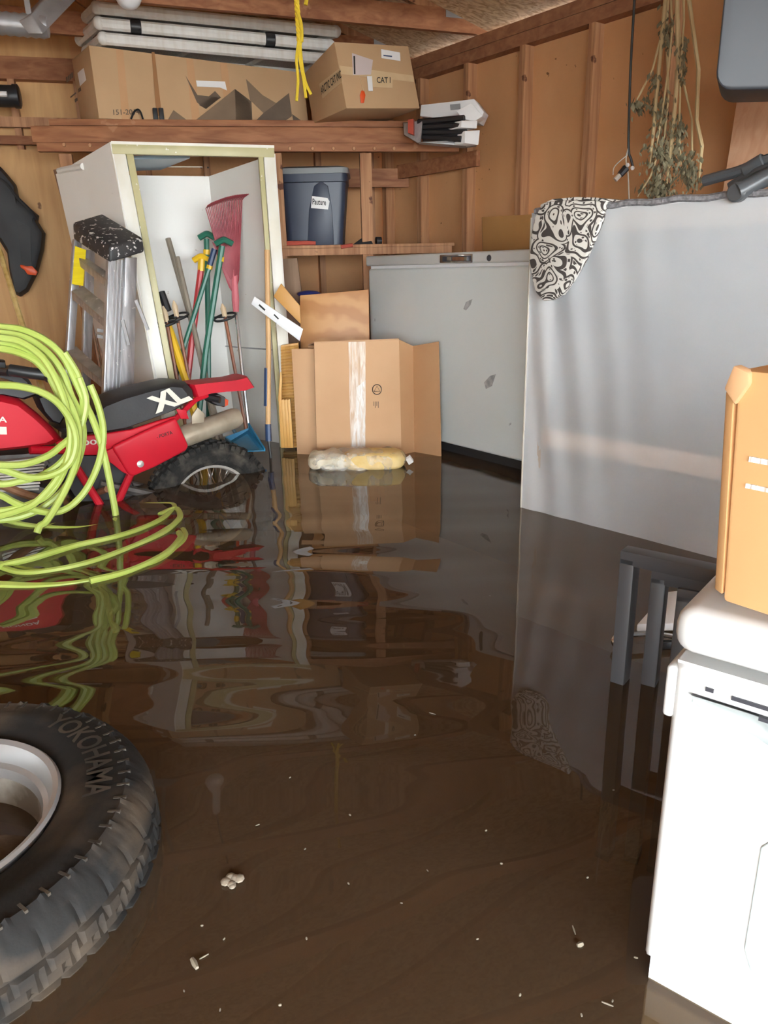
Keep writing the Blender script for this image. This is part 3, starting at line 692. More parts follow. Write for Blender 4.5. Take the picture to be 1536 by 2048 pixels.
# hinges / ribs on the outside of the left panel
lpn = Pl3(TL, TL + dv, BLf)
MB().tube(lpn.hits([(118, 342), (135, 338), (166, 333)], .012), .02, 8).build('hinge_tube', m_cab, cab, smooth=True)
bpn = Pl3(TL + dv, TR + dv, BRf + dvb)
for a, b in (((405, 334), (300, 333)),):
    MB().tube(bpn.hits([a, b], .004), .004, 6).build('top_flange', m_cab_edge, cab)
rpn = Pl3(TR, TR + dv, BRf + dvb)
MB().tube(rpn.hits([(425, 690), (470, 694), (548, 700)], .004), .005, 6).build('inner_seam', m_galv, cab)
for px in ((402, 335), (416, 335)): MB().lathe([(0, 0), (.006, 0), (.006, -.003)], bpn.hit(*px, .004), bpn.n, 8).build('screw_hole', m_ink, cab)
# folded sheet lying across the cabinet top
zf = TL.z - .1
o = MB().prism([TL + dv * .30 + fu * .14 - UP * .075, TL + dv * .35 + fu * .60 - UP * .055, TL + dv * .98 + fu * .66 - UP * .085, TL + dv * .98 + fu * .10 - UP * .115], (0, 0, .02)).build('slate_sheet', m_blue_sheet, None, base=TL + dv * .7)
tag(o, 'slate blue metal sheet lying across the top of the open cabinet', 'sheet')
# pipes beside the cabinet
for i, (a, b) in enumerate((((110, 340), (160, 520)), ((120, 338), (172, 540)))):
    o = MB().tube([Y(a[0], a[1], 5.5), Y(b[0], b[1], 5.42), Y(b[0] + 60, b[1] + 330, 5.3)], .012, 8).build('thin_pipe', m_ctube, None, smooth=True, base=Y(b[0], b[1], 5.42))
    tag(o, ('outer', 'inner')[i] + ' thin brown pipe standing against the left of the cabinet', 'pipe')

def pole(name, lab, cat, segs, loc=None):
    """segs: list of (part, [(px,py,y)...], radius, material)"""
    t = thing(name, lab, cat, V(loc) if loc else Y(*segs[-1][1][-1]))
    for part, pts, r, m in segs:
        P = [Y(*p) for p in pts]
        if P[-1].z < .2 and part in ('shaft', 'handle', 'steel_neck') :
            d = (P[-1] - P[0]).normalized(); q = P[-1] + d * ((-.6 - P[-1].z) / d.z); P.append(q)
            if isinstance(r, list): r = r + [r[-1]]
        MB().tube(P, r, 8).build(part, m, t, smooth=True)
    return t
def tee(t, c, w, m, y, tilt=0):
    a, b = Y(c[0] - w, c[1] + 6 + tilt, y), Y(c[0] + w, c[1] + 6 - tilt, y + .02); mid = Y(c[0], c[1], y)
    MB().tube(smooth_path([a, a.lerp(mid, .5) + UP * .006, mid + UP * .008, b.lerp(mid, .5) + UP * .006, b]), .02, 8).build('grip', m, t, smooth=True)
t = pole('spade', 'green fibreglass tool with T grip, nearest the rake', 'garden tool', [('shaft', [(444, 492, 5.28), (412, 700, 5.20), (392, 880, 5.1)], .021, m_green_t), ('collar', [(441, 513, 5.28), (440, 523, 5.275)], .025, m_yellow)]); tee(t, (448, 482), 17, m_green_t, 5.28)
t = pole('spade', 'green fibreglass tool with upright T grip behind the yellow grip', 'garden tool', [('shaft', [(413, 478, 5.40), (416, 640, 5.34), (418, 880, 5.22)], .019, m_green_t), ('collar', [(413, 499, 5.39), (413, 509, 5.39)], .023, m_yellow)]); tee(t, (414, 470), 16, m_green_t, 5.40)
t = pole('spade', 'red shafted tool with yellow T grip', 'garden tool', [('shaft', [(402, 538, 5.36), (383, 690, 5.28), (362, 880, 5.12)], .022, m_red_shaft), ('neck', [(403, 518, 5.365), (402, 542, 5.36)], .024, m_yellow)]); tee(t, (403, 515), 16, m_yellow, 5.365)
pole('hoe', 'slim green tool with dark blue grip crossing the red shaft', 'garden tool', [('shaft', [(420, 530, 5.33), (366, 700, 5.25), (330, 830, 5.15)], .017, m_green_t), ('grip', [(429, 498, 5.34), (419, 532, 5.33)], .02, m_navy2), ('collar', [(420, 531, 5.328), (418, 538, 5.326)], .022, m_yellow)])
pole('wooden_stick', 'taller grey weathered wooden handle leaning in the cabinet', 'handle', [('shaft', [(336, 477, 5.42), (385, 650, 5.3), (440, 870, 5.15)], .019, m_stick)])
pole('wooden_stick', 'shorter grey weathered wooden handle leaning in the cabinet', 'handle', [('shaft', [(354, 514, 5.38), (398, 700, 5.24), (432, 870, 5.12)], .018, m_stick)])
pole('hedge_tool', 'yellow shafted tool with black grip at the cabinet left', 'garden tool', [('grip', [(322, 584, 5.22), (336, 622, 5.2)], .026, m_black), ('shaft', [(332, 628, 5.2), (352, 700, 5.15), (374, 766, 5.1), (400, 870, 5.05)], [.012, .03, .028, .028], m_yellow)])
def ski(lab, tip, ringc, end, y0, y1):
    t = pole('ski_pole', lab, 'ski pole', [('shaft', [(ringc[0], ringc[1], y0), (end[0], end[1], y1)], .012, m_poleold),
        ('tip', [(tip[0], tip[1], y0), (tip[0] + (ringc[0] - tip[0]) * .35, tip[1] + (ringc[1] - tip[1]) * .35, y0), (ringc[0], ringc[1], y0)], [.004, .02, .016], m_cork)])
    c = Y(ringc[0], ringc[1], y0); P = [c + V((math.cos(a) * .075, math.sin(a) * .06, math.sin(a) * .02 + math.cos(a) * .015)) for a in [i * math.pi / 10 for i in range(20)]]
    MB().tube(P, .008, 6, closed=True).build('basket_ring', m_black, t, smooth=True)
    for a in (0, 1.57): d = V((math.cos(a) * .075, math.sin(a) * .06, 0)); MB().tube([c - d, c + d], .006, 5).build('basket_spoke', m_black, t)
ski('brown ski pole standing tip up beside the black grip', (347, 601), (354, 634), (398, 860), 5.16, 5.06)
ski('thin ski pole tip up, leftmost in the cabinet', (326, 612), (334, 645), (372, 860), 5.12, 5.02)
ski('reddish ski pole standing tip up under the rake', (444, 607), (450, 634), (492, 858), 5.3, 5.18)
# leaf rake
rk = thing('leaf_rake', 'maroon plastic fan rake standing head up with steel handle', 'rake', Y(498, 860, 5.2))
MB().tube([Y(471, 620, 5.34), Y(484, 740, 5.27), Y(500, 880, 5.18), ext(Y(484, 740, 5.27), Y(500, 880, 5.18), -.6)], .013, 8).build('handle', m_chrome, rk, smooth=True)
MB().tube([Y(468, 540, 5.38), Y(471, 600, 5.35), Y(472, 624, 5.335)], [.02, .026, .02], 8).build('socket', m_rake_p, rk, smooth=True)
nt_ = 22
for i in range(nt_):
    f = i / (nt_ - 1); tx = 412 + 72 * f; ty = 413 - 17 * f - 4 * math.sin(f * 3.14); y_ = 5.30 + .18 * f
    base_ = (449 + 28 * f, 545 + 15 * (1 - abs(2 * f - 1)), 5.36)
    MB().tube([Y(*base_), Y(tx + (base_[0] - tx) * .45, ty + (base_[1] - ty) * .45, y_ * .6 + 5.36 * .4), Y(tx, ty + 4, y_), Y(tx + 4, ty - 2, y_ - .03), Y(tx + 13, ty - 8, y_ - .05)], [.0075, .005, .004, .004, .0035], 5).build('tine', m_rake, rk)
MB().prism([Y(x, y, d) for x, y, d in ((424, 484, 5.335), (440, 492, 5.35), (460, 492, 5.385), (480, 486, 5.425), (478, 560, 5.365), (470, 592, 5.35), (458, 575, 5.35), (441, 530, 5.345))], (0, .006, 0)).build('fan_web', m_rake, rk)
# wooden handled tool in front of the cabinet post
pole('long_handled_tool', 'straight ash handled tool with blue sleeve standing before the cabinet post', 'garden tool',
     [('handle', [(534, 500, 5.06), (537, 700, 5.0), (536, 850, 4.95)], .017, m_handle), ('label_sleeve', [(534, 736, 4.99), (533, 812, 4.965)], .0185, m_navy2), ('blue_socket', [(536, 848, 4.95), (537, 882, 4.94)], .021, m_navy2), ('steel_neck', [(537, 880, 4.94), (541, 912, 4.93), (543, 960, 4.92)], .009, m_black)])
# dustpan
dp = thing('dustpan', 'bright blue plastic dustpan floating behind the motorcycle wheel', 'dustpan', Y(495, 900, 4.95))
a, b, c, d = Y(451, 890, 5.05), Y(497, 862, 5.1), Y(528, 903, 4.86), Y(478, 905, 4.84)
MB().hexa([a, d, c, b], [a + UP * .008, d + UP * .008, c + UP * .008, b + UP * .008]).build('pan', m_blue, dp, bevel=.002)
for p, q in ((a, d), (b, c), (a, b)): MB().hexa([p, q, q + V((.008, .008, 0)), p + V((.008, .008, 0))], [p + UP * .055, q + UP * .02, q + V((.008, .008, .02)), p + V((.008, .008, .055))]).build('rim', m_blue, dp)
MB().tube([a.lerp(b, .5) + UP * .02, a.lerp(b, .5) + V((-.05, .14, .03))], .013, 8).build('handle', m_blue, dp, smooth=True)

# ================================================================ STEP LADDER
ld = thing('step_ladder', 'aluminium step ladder with paint spattered black top', 'ladder', V((-1.5, 4.65, -.65)))
c0, c1, c2, c3 = Y(219, 492, 4.50), Y(144, 444, 4.80), Y(205, 426, 4.98), Y(286, 474, 4.66)
d0, d1, d2, d3 = Y(219, 527, 4.50), Y(146, 480, 4.80), Y(205, 470, 4.98), Y(291, 505, 4.66)
MB().hexa([d0, d1, d2, d3], [c0, c1, c2, c3]).build('top_cap', m_cap, ld, bevel=.018, seg=3)
def flr(a, b, z=-.64): return ext(a, b, z)
def rail(name, t0, t1, w, d, y0, y1, m=m_alu):
    a, b = Y(*t0, y0), Y(*t1, y1); b = flr(a, b)
    u = (c3 - c0); u.z = 0; u.normalize(); vv = (c1 - c0); vv.z = 0; vv.normalize()
    o = MB().hexa([b, b + u * w, b + u * w + vv * d, b + vv * d], [a, a + u * w, a + u * w + vv * d, a + vv * d]).build(name, m, ld, bevel=.004)
    return a, b, u, vv, o
a, b, u, vv, ro = rail('front_rail', (217, 520), (207, 800), .115, .035, 4.515, 4.42)
for k in (.1, .3, .5, .7, .9): MB().beam(a + u * .115 * k - vv * .003, b + u * .115 * k - vv * .003, .006, .006).build('rail_ridge', m_alu, ro)
MB().beam(a + u * .118 + vv * .0, b + u * .118, .01, .03).build('rail_lip', m_alu, ro)
a2, b2, _, _, _ = rail('rear_rail', (251, 515), (245, 800), .075, .03, 4.56, 4.56)
a3, b3, _, _, _ = rail('front_rail', (149, 478), (130, 760), .05, .035, 4.83, 4.76)
a4, b4, _, _, _ = rail('rear_rail', (172, 500), (165, 760), .06, .03, 4.88, 4.9)
o = MB().prism([Y(*p) for p in ((150, 492, 4.80), (172, 500, 4.78), (166, 572, 4.76), (144, 568, 4.78))], (.0, .006, 0)).build('yellow_sticker', m_yellow_lab, ld)
for i, (l0, r0, l1, r1) in enumerate((((158, 516), (215, 560), (168, 512), (216, 545)), ((143, 582), (212, 642), (166, 571), (214, 610)), ((130, 700), (205, 762), (152, 692), (208, 742)), ((118, 830), (200, 890), (140, 822), (203, 868)))):
    p = [Y(*l0, 4.78), Y(*r0, 4.50), Y(*r1, 4.56), Y(*l1, 4.86)]
    MB().prism(p, (0, 0, -.012)).build('tread', m_alu_d, ld, bevel=.002)
    MB().hexa([p[0] - UP * .05, p[1] - UP * .05, p[1] - UP * .05 + V((0, .012, 0)), p[0] - UP * .05 + V((0, .012, 0))], [p[0], p[1], p[1] + V((0, .012, 0)), p[0] + V((0, .012, 0))]).build('tread_lip', m_alu, ld)
for (p, q) in (((245, 640), (258, 690)), ((272, 600), (296, 660)), ((195, 660), (215, 664)), ((195, 672), (215, 676))):
    MB().beam(Y(*p, 4.54), Y(*q, 4.54), .012, .018).build('spreader_bar', m_galv, ld)

# ================================================================ BOARDS BETWEEN CABINET AND FREEZER
def sheet(name, lab, cat, px, y, m, t=.02, lean=0, bev=.002):
    P = [Y(q[0], q[1], q[2] if len(q) > 2 else y) for q in px]
    c = sum(P, V()) / len(P); c.z = min(p.z for p in P)
    return tag(MB().prism(P, (0, t, 0)).build(name, m, None, bevel=bev, base=c), lab, cat)
sheet('plywood_sheet', 'orange grained plywood sheet standing behind the open carton', 'plywood', [(600, 591), (737, 579), (743, 900), (604, 905)], 5.42, m_birch, .03)
sheet('grey_plank', 'grey brown plank leaning on the shelf post', 'plank', [(563, 518, 5.62), (594, 516, 5.62), (610, 640, 5.56), (600, 900, 5.5), (574, 900, 5.5)], 5.6, m_greyboard, .03)
sheet('orange_board', 'short orange board tilted against the cabinet post', 'board', [(547, 593), (562, 567), (600, 612), (601, 648)], 5.14, m_board, .02)
sb = sheet('white_strip', 'white slotted shelf strip tilted in front of the cabinet', 'strip', [(502, 608), (509, 593), (606, 658), (599, 682)], 4.98, m_whiteboard, .015)
for q in ([(517, 611), (519, 608), (531, 619), (529, 622)], [(547, 630), (549, 628), (558, 637), (556, 639)]):
    MB().prism([Y(*p, 4.979) for p in q], (0, .004, 0)).build('slot', m_ink, sb)
# scalloped pine trim bundle and ribbed panel
rbp = thing('ribbed_panel', 'golden ribbed pine panel standing beside the open carton', 'panel', Y(578, 895, 5.2))
P = [Y(562, 694, 5.22), Y(597, 690, 5.22), Y(599, 895, 5.16), Y(566, 895, 5.16)]
MB().prism(P, (0, .03, 0)).build('backing', m_pine, rbp)
mb = MB(); nr = 34
for i in range(nr):
    f = (i + .5) / nr; a, b = P[0].lerp(P[3], f), P[1].lerp(P[2], f); mb.tube([a, a.lerp(b, .5) + UP * (.006 * (i % 2)), b], .0115, 6)
mb.build('rib', m_pine, rbp, smooth=True)['kind'] = 'stuff'
MB().prism(P[:2] + [P[1] + UP * .015, P[0] + UP * .01], (0, .05, 0)).build('top_edge', m_pine, rbp)
tr_ = thing('scalloped_trim', 'stack of pine strips with a scalloped edge beside the ribbed panel', 'trim', Y(570, 895, 5.1))
prev = None
for i in range(4):
    x = 557 + i * 6
    px = [(x + 3, 745 if i == 0 else 800 + i), (x + 6, 743 if i == 0 else 796), (x + 7, 760), (x + 6, 785), (x + 6, 805), (x + 12, 896), (x + 5, 896), (x, 805), (x - 1, 800)] if i == 0 else [(x - 1, 800), (x + 5, 798), (x + 12, 896), (x + 6, 896)]
    MB().prism([Y(p[0], p[1], 5.06 - i * .006) for p in px], (0, .025, 0)).build('strip', m_pine, tr_, bevel=.002)
o = MB().ball(Y(618, 588, 5.52), .07, 12, 8, (1.2, .6, .35)).build('tarp_bundle', m_tarp, None, smooth=True, base=Y(618, 590, 5.52)); tag(o, 'bit of crumpled dark blue tarp behind the plywood sheet', 'tarp')

# ================================================================ OPEN CARTON
oc = thing('open_carton', 'empty tan carton standing on edge with side flaps open', 'box', W(715, 905, -.03))
q = {'a': (628, 686, 4.93), 'b': (798, 679, 4.93), 'c': (803, 903, 4.93), 'd': (633, 904, 4.93)}
A, B, C, D = [Y(*q[k]) for k in 'abcd']
thick = V((0, .008, 0)); bk = V((-.06, .2, -.035))
MB().prism([A, B, C - UP * .05, D - UP * .05], thick).build('front_panel', m_card_pale, oc, bevel=.002)
MB().hexa([A + thick, B + thick, B + bk, A + bk], [A + thick + UP * .006, B + thick + UP * .006, B + bk + UP * .006, A + bk + UP * .006]).build('top_panel', m_card_pale, oc)
B2, C2 = Y(826, 692, 5.01), Y(829, 900, 5.01)
MB().prism([B + V((0, .002, 0)), B2, C2 - UP * .05, C - UP * .05], (-.006, .006, 0)).build('side_panel', m_card_in, oc)
MB().prism([B2, Y(878, 683, 4.86), Y(883, 898, 4.86) - UP * .05, C2 - UP * .05], (0, .007, 0)).build('side_flap', m_card_in, oc, bevel=.002)
MB().prism([Y(583, 698, 5.03), Y(628, 697, 4.99), Y(633, 903, 4.99) - UP * .05, Y(594, 903, 5.03) - UP * .05], (0, .007, 0)).build('side_flap', m_card_pale, oc, bevel=.002)
MB().prism([A + bk, B + bk, V((B.x - .05, B.y + .2, -.05)), V((A.x - .02, A.y + .2, -.05))], (0, .006, 0)).build('back_panel', m_card_in, oc)
fo = Pl3(A, B, C)
decal('tape_strip', fo, [(697, 684), (731, 683), (731, 896), (701, 897)], m_tape, oc)
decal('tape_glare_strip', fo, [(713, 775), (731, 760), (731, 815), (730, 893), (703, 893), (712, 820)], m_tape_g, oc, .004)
P = [fo.hit(754 + 9 * math.cos(i * .3927), 779 + 10 * math.sin(i * .3927), .003) for i in range(16)]
MB().tube(P, .003, 4, closed=True).build('round_stamp', m_ink, oc)
MB().tube(fo.hits([(748, 783), (754, 772), (760, 783), (748, 783)], .003), .002, 4).build('round_stamp', m_ink, oc)
for x in (747, 750, 753, 756): decal('stamp_line', fo, [(x, 803), (x + 1.2, 803), (x + 1.2, 816 - (x % 2) * 4), (x, 816 - (x % 2) * 4)], m_print, oc)

# ================================================================ FLOATING FOAM IN PLASTIC
fm = thing('wrapped_foam', 'yellow foam slab in crumpled clear plastic floating before the carton', 'foam', W(720, 940, 0))
fl_, fr_ = W(640, 935, 0), W(812, 935, 0)
def lump(cx0, cx1, y, hgt, dep, seed, amp):
    L = cx1 - cx0
    def fn(u, v):
        a = v * 2 * math.pi; t = u * 2 - 1; e = max(0, 1 - abs(t) ** 5) ** .5
        sx = cx0 + L * u; ca, sa = math.cos(a), math.sin(a)
        ca = math.copysign(abs(ca) ** .6, ca); sa = math.copysign(abs(sa) ** .6, sa)
        n = noise.noise(V((sx * 14, a * 1.2, seed))) * amp
        return V((sx, y + dep * ca * e * (1 + n), .045 + hgt * .8 * sa * e * (1 + n)))
    return MB().grid(fn, 48, 24)
lump(W(684, 930, 0).x, W(812, 930, 0).x, 4.655, .074, .122, 1.0, .05).build('foam_core', m_foam, fm, smooth=True, angle=180)
lump(W(618, 930, 0).x, W(815, 930, 0).x, 4.66, .076, .125, 4.0, .22).build('plastic_film', m_wrap, fm, smooth=True, angle=60)
lump(W(618, 930, 0).x, W(700, 930, 0).x, 4.66, .066, .1, 9.0, .5).build('crumpled_paper', mat('cream_paper', (.70, .62, .46), .7, 0, (.8, .74, .6), (20, 20, 20), bump=.4), fm, smooth=True, angle=60)
MB().prism([Y(812, 920, 4.62), Y(820, 914, 4.62), Y(827, 924, 4.6), Y(818, 930, 4.6)], (0, .02, .01)).build('torn_film', m_paper, fm)

# ================================================================ CHEST FREEZER
f1, f2 = W(885, 885, .07), W(1040, 923, .07)
fdir = (f2 - f1).normalized(); fz_ = Pl(f1, math.degrees(math.atan2(-fdir.x, -fdir.y)))
fz_.u = fdir; fz_.n = V((fdir.y, -fdir.x, 0)); fz_.n = fz_.n if fz_.n.dot(EYE - f1) > 0 else -fz_.n
FL = fz_.hit(740, 700); FL.z = 0; FLEN = 1.75; fbk = -fz_.n * .82
def fq(u, dep, z): return V((FL.x, FL.y, z)) + fdir * u - fz_.n * dep
ZLID = fz_.hit(860, 531).z; ZTOP = fz_.hit(860, 507).z
fr = thing('chest_freezer', 'old white chest freezer with grey lid standing against the stud wall', 'freezer', fq(.8, .4, -.65))
MB().hexa([fq(0, 0, .07), fq(FLEN, 0, .07), fq(FLEN, .8, .07), fq(0, .8, .07)], [fq(0, 0, ZLID - .012), fq(FLEN, 0, ZLID - .012), fq(FLEN, .8, ZLID - .012), fq(0, .8, ZLID - .012)]).build('body', m_freezer, fr, bevel=.018, seg=3)
MB().hexa([fq(.06, .06, -.65), fq(FLEN - .06, .06, -.65), fq(FLEN - .06, .74, -.65), fq(.06, .74, -.65)], [fq(.06, .06, .075), fq(FLEN - .06, .06, .075), fq(FLEN - .06, .74, .075), fq(.06, .74, .075)]).build('plinth', m_dark, fr)
MB().hexa([fq(.02, .012, ZLID - .013), fq(FLEN - .02, .012, ZLID - .013), fq(FLEN - .02, .78, ZLID - .013), fq(.02, .78, ZLID - .013)], [fq(.02, .012, ZLID + .006), fq(FLEN - .02, .012, ZLID + .006), fq(FLEN - .02, .78, ZLID + .006), fq(.02, .78, ZLID + .006)]).build('gasket', m_whiteboard, fr)
lid = MB().hexa([fq(-.008, -.012, ZLID + .006), fq(FLEN + .008, -.012, ZLID + .006), fq(FLEN + .008, .8, ZLID + .006), fq(-.008, .8, ZLID + .006)], [fq(-.008, -.012, ZTOP), fq(FLEN + .008, -.012, ZTOP), fq(FLEN + .008, .8, ZTOP), fq(-.008, .8, ZTOP)]).build('lid', m_lidgrey, fr, bevel=.012, seg=3)
MB().prism(fz_.hits([(881, 510), (946, 508), (946, 525), (881, 526)], .018), fz_.n * .006).build('lock_plate', m_chrome, lid, bevel=.002)
MB().prism(fz_.hits([(885, 513), (942, 511), (942, 522), (885, 523)], .0255), fz_.n * .001).build('lock_recess', m_stove_in, lid)
for x0_, x1_ in ((895, 904), (930, 935), (905, 930)):
    MB().prism(fz_.hits([(x0_, 514), (x1_, 514), (x1_, 521), (x0_, 521)], .0275), fz_.n * (.006 if x0_ != 905 else .002)).build('latch_bar', m_chrome if x0_ != 905 else m_rust, lid)
MB().lathe([(0, .004), (.008, .004), (.009, .003), (.017, .003), (.019, 0)], fz_.hit(978, 516, .013), fz_.n, 14).build('lock_hole', m_stove_in, lid, smooth=True)
for px_ in ([(927, 618), (932, 604), (945, 598), (941, 610), (932, 621)], [(968, 765), (980, 752), (992, 748), (984, 772), (972, 778)]):
    MB().prism(fz_.hits(px_, .0004), fz_.n * .0006).build('scuff_mark', mat('grey_scuff', (.30, .315, .33), .5, 0, (.5, .51, .51), (30, 30, 30)), fr)
mb = MB()
sheet('fibreboard_offcut', 'tan fibreboard offcut standing behind the freezer lid', 'board', [(964, 434, 5.35), (1072, 428, 4.9), (1072, 510, 4.9), (966, 512, 5.35)], 5.2, m_board if False else mat('tan_fibreboard', (.42, .215, .07), .7, 0, (.46, .245, .085), (4, 4, 4)), .02)

# ================================================================ BOX SPRING
g1, g2 = W(1042, 1015, 0), W(1420, 1113, 0)
gd = (g2 - g1).normalized(); gn = V((gd.y, -gd.x, 0)); gn = gn if gn.dot(EYE - g1) > 0 else -gn
bs = Pl(g1, 0); bs.u = gd; bs.n = gn
GL = 2.35; GT = bs.hit(1235, 412).z
tilt = (bs.hit(1066, 420) - bs.hit(1044, 1000)).dot(gd)
def gq(u, dep, z): return V((g1.x, g1.y, z)) + gd * u - gn * dep
m_cover = mat('dust_cover_cloth', (.74, .755, .775), .85, 0, (.80, .81, .82), (3.2, 3.2, 3.2), 7, .35, .65, .12, 30, alpha=.58)
sp = thing('box_spring', 'box spring standing on edge with thin grey dust cover facing out', 'box spring', gq(1.1, .12, -.65))
def coverfn(u, v):
    x = u * GL; z = -.62 + (GT + .62) * v
    w = .012 * math.exp(-x * 3.2) * math.sin(x * 34 + z * 5.5) * (1 if z > .2 else .5) + .008 * noise.noise(V((x * 2, z * 2, 2)))
    return gq(x, -w * min(1, x * 12) * min(1, (GT - z) * 12), z)
MB().grid(coverfn, 120, 60).build('dust_cover', m_cover, sp, smooth=True, angle=180)
m_rail = wood('pale_frame_wood', (.40, .33, .27), (.47, .40, .33), 'x', 20)
for z0, z1 in ((-.62, -.52), (GT - .10, GT - .015)): MB().hexa([gq(.02, .012, z0), gq(GL - .02, .012, z0), gq(GL - .02, .07, z0), gq(.02, .07, z0)], [gq(.02, .012, z1), gq(GL - .02, .012, z1), gq(GL - .02, .07, z1), gq(.02, .07, z1)]).build('frame_rail', m_rail, sp)
for u_ in (.015, GL - .1): MB().hexa([gq(u_, .012, -.62), gq(u_ + .085, .012, -.62), gq(u_ + .085, .07, -.62), gq(u_, .07, -.62)], [gq(u_, .012, GT - .02), gq(u_ + .085, .012, GT - .02), gq(u_ + .085, .07, GT - .02), gq(u_, .07, GT - .02)]).build('frame_end', m_rail, sp)
zs_ = bs.hit(1100, 878).z
zs2 = bs.hit(1430, 945).z
sl0 = MB().hexa([gq(.1, .016, zs_ - .045), gq(GL - .1, .016, zs2 - .05), gq(GL - .1, .04, zs2 - .05), gq(.1, .04, zs_ - .045)], [gq(.1, .016, zs_ + .045), gq(GL - .1, .016, zs2 + .05), gq(GL - .1, .04, zs2 + .05), gq(.1, .04, zs_ + .045)]).build('slat', m_slat, sp)
MB().hexa([gq(.012, .195, -.615), gq(GL - .012, .195, -.615), gq(GL - .012, .213, -.615), gq(.012, .213, -.615)], [gq(.012, .195, GT - .012), gq(GL - .012, .195, GT - .012), gq(GL - .012, .213, GT - .012), gq(.012, .213, GT - .012)]).build('shade_liner', mat('cavity_shade', (.09, .085, .085), .95), sp)  # added dark liner, its colour gives the shade of the hollow behind the cover
MB().hexa([gq(0, .215, -.62), gq(GL, .215, -.62), gq(GL, .235, -.62), gq(0, .235, -.62)], [gq(0, .215, GT), gq(GL, .215, GT), gq(GL, .235, GT), gq(0, .235, GT)]).build('quilted_top', m_side, sp, bevel=.008)
for u_ in (0, GL - .008): MB().hexa([gq(u_, .0, -.62), gq(u_ + .008, .0, -.62), gq(u_ + .008, .22, -.62), gq(u_, .22, -.62)], [gq(u_, .0, GT), gq(u_ + .008, .0, GT), gq(u_ + .008, .22, GT), gq(u_, .22, GT)]).build('side_band', m_side, sp)
MB().hexa([gq(0, .0, GT - .008), gq(GL, .0, GT - .008), gq(GL, .22, GT - .008), gq(0, .22, GT - .008)], [gq(0, .0, GT), gq(GL, .0, GT), gq(GL, .22, GT), gq(0, .22, GT)]).build('side_band', m_side, sp)
MB().tube([gq(.02 + i * (GL - .04) / 40, .0, GT + .006 + .004 * math.sin(i * 1.7)) for i in range(41)], .014, 6).build('braid_trim', m_trim, sp, smooth=True)
MB().tube([gq(.0, .0, -.6 + i * (GT + .58) / 30) for i in range(31)], .005, 6).build('seam_cord', m_whitecord, sp, smooth=True)
# patterned cloth over the corner
def paisley():
    m = bpy.data.materials.new('paisley_print'); m.use_nodes = True; N = m.node_tree.nodes; L = m.node_tree.links; b = N['Principled BSDF']; b.inputs['Roughness'].default_value = .9
    tc = N.new('ShaderNodeTexCoord')
    nz = N.new('ShaderNodeTexNoise'); nz.inputs['Scale'].default_value = 9; nz.inputs['Detail'].default_value = 1; L.new(tc.outputs['Object'], nz.inputs['Vector'])
    mx = N.new('ShaderNodeMixRGB'); mx.inputs[0].default_value = .13; L.new(tc.outputs['Object'], mx.inputs[1]); L.new(nz.outputs['Color'], mx.inputs[2])
    vo = N.new('ShaderNodeTexVoronoi'); vo.inputs['Scale'].default_value = 13; L.new(mx.outputs[0], vo.inputs['Vector'])
    sn_ = N.new('ShaderNodeMath'); sn_.operation = 'MULTIPLY'; sn_.inputs[1].default_value = 34; L.new(vo.outputs['Distance'], sn_.inputs[0])
    s2 = N.new('ShaderNodeMath'); s2.operation = 'SINE'; L.new(sn_.outputs[0], s2.inputs[0])
    v2 = N.new('ShaderNodeTexVoronoi'); v2.inputs['Scale'].default_value = 70; L.new(mx.outputs[0], v2.inputs['Vector'])
    g = N.new('ShaderNodeMath'); g.operation = 'LESS_THAN'; g.inputs[1].default_value = .34; L.new(v2.outputs['Distance'], g.inputs[0])
    h = N.new('ShaderNodeMath'); h.operation = 'GREATER_THAN'; h.inputs[1].default_value = .45; L.new(s2.outputs[0], h.inputs[0])
    k_ = N.new('ShaderNodeMath'); k_.operation = 'LESS_THAN'; k_.inputs[1].default_value = -.2; L.new(s2.outputs[0], k_.inputs[0])
    gg = N.new('ShaderNodeMath'); gg.operation = 'MULTIPLY'; L.new(g.outputs[0], gg.inputs[0]); L.new(k_.outputs[0], gg.inputs[1])
    o_ = N.new('ShaderNodeMath'); o_.operation = 'MAXIMUM'; L.new(h.outputs[0], o_.inputs[0]); L.new(gg.outputs[0], o_.inputs[1])
    c = N.new('ShaderNodeMixRGB'); c.inputs[1].default_value = (.66, .63, .57, 1); c.inputs[2].default_value = (.06, .05, .045, 1); L.new(o_.outputs[0], c.inputs[0]); L.new(c.outputs[0], b.inputs['Base Color'])
    return m
opx = [(1068, 560), (1062, 520), (1066, 470), (1073, 435), (1086, 411), (1105, 402), (1150, 400), (1190, 401), (1214, 403), (1206, 440), (1190, 480), (1170, 525), (1148, 562), (1128, 590), (1108, 600), (1090, 602), (1075, 585)]
pb = thing('paisley_cloth', 'cream and black paisley cloth hung over the box spring corner', 'cloth', bs.hit(1130, 600, .03))
MB().puff(bs.hits(opx, .035), gn, .016, .96).build('front_fold', paisley(), pb, smooth=True)
tp = bs.hits([(1080, 415), (1105, 402), (1150, 400), (1190, 401), (1212, 404)], .03)
MB().prism([p for p in tp] + [p - gn * .26 for p in reversed(tp)], (0, 0, .012)).build('top_fold', MATS.get('x') or bpy.data.materials['paisley_print'], pb, bevel=.004)

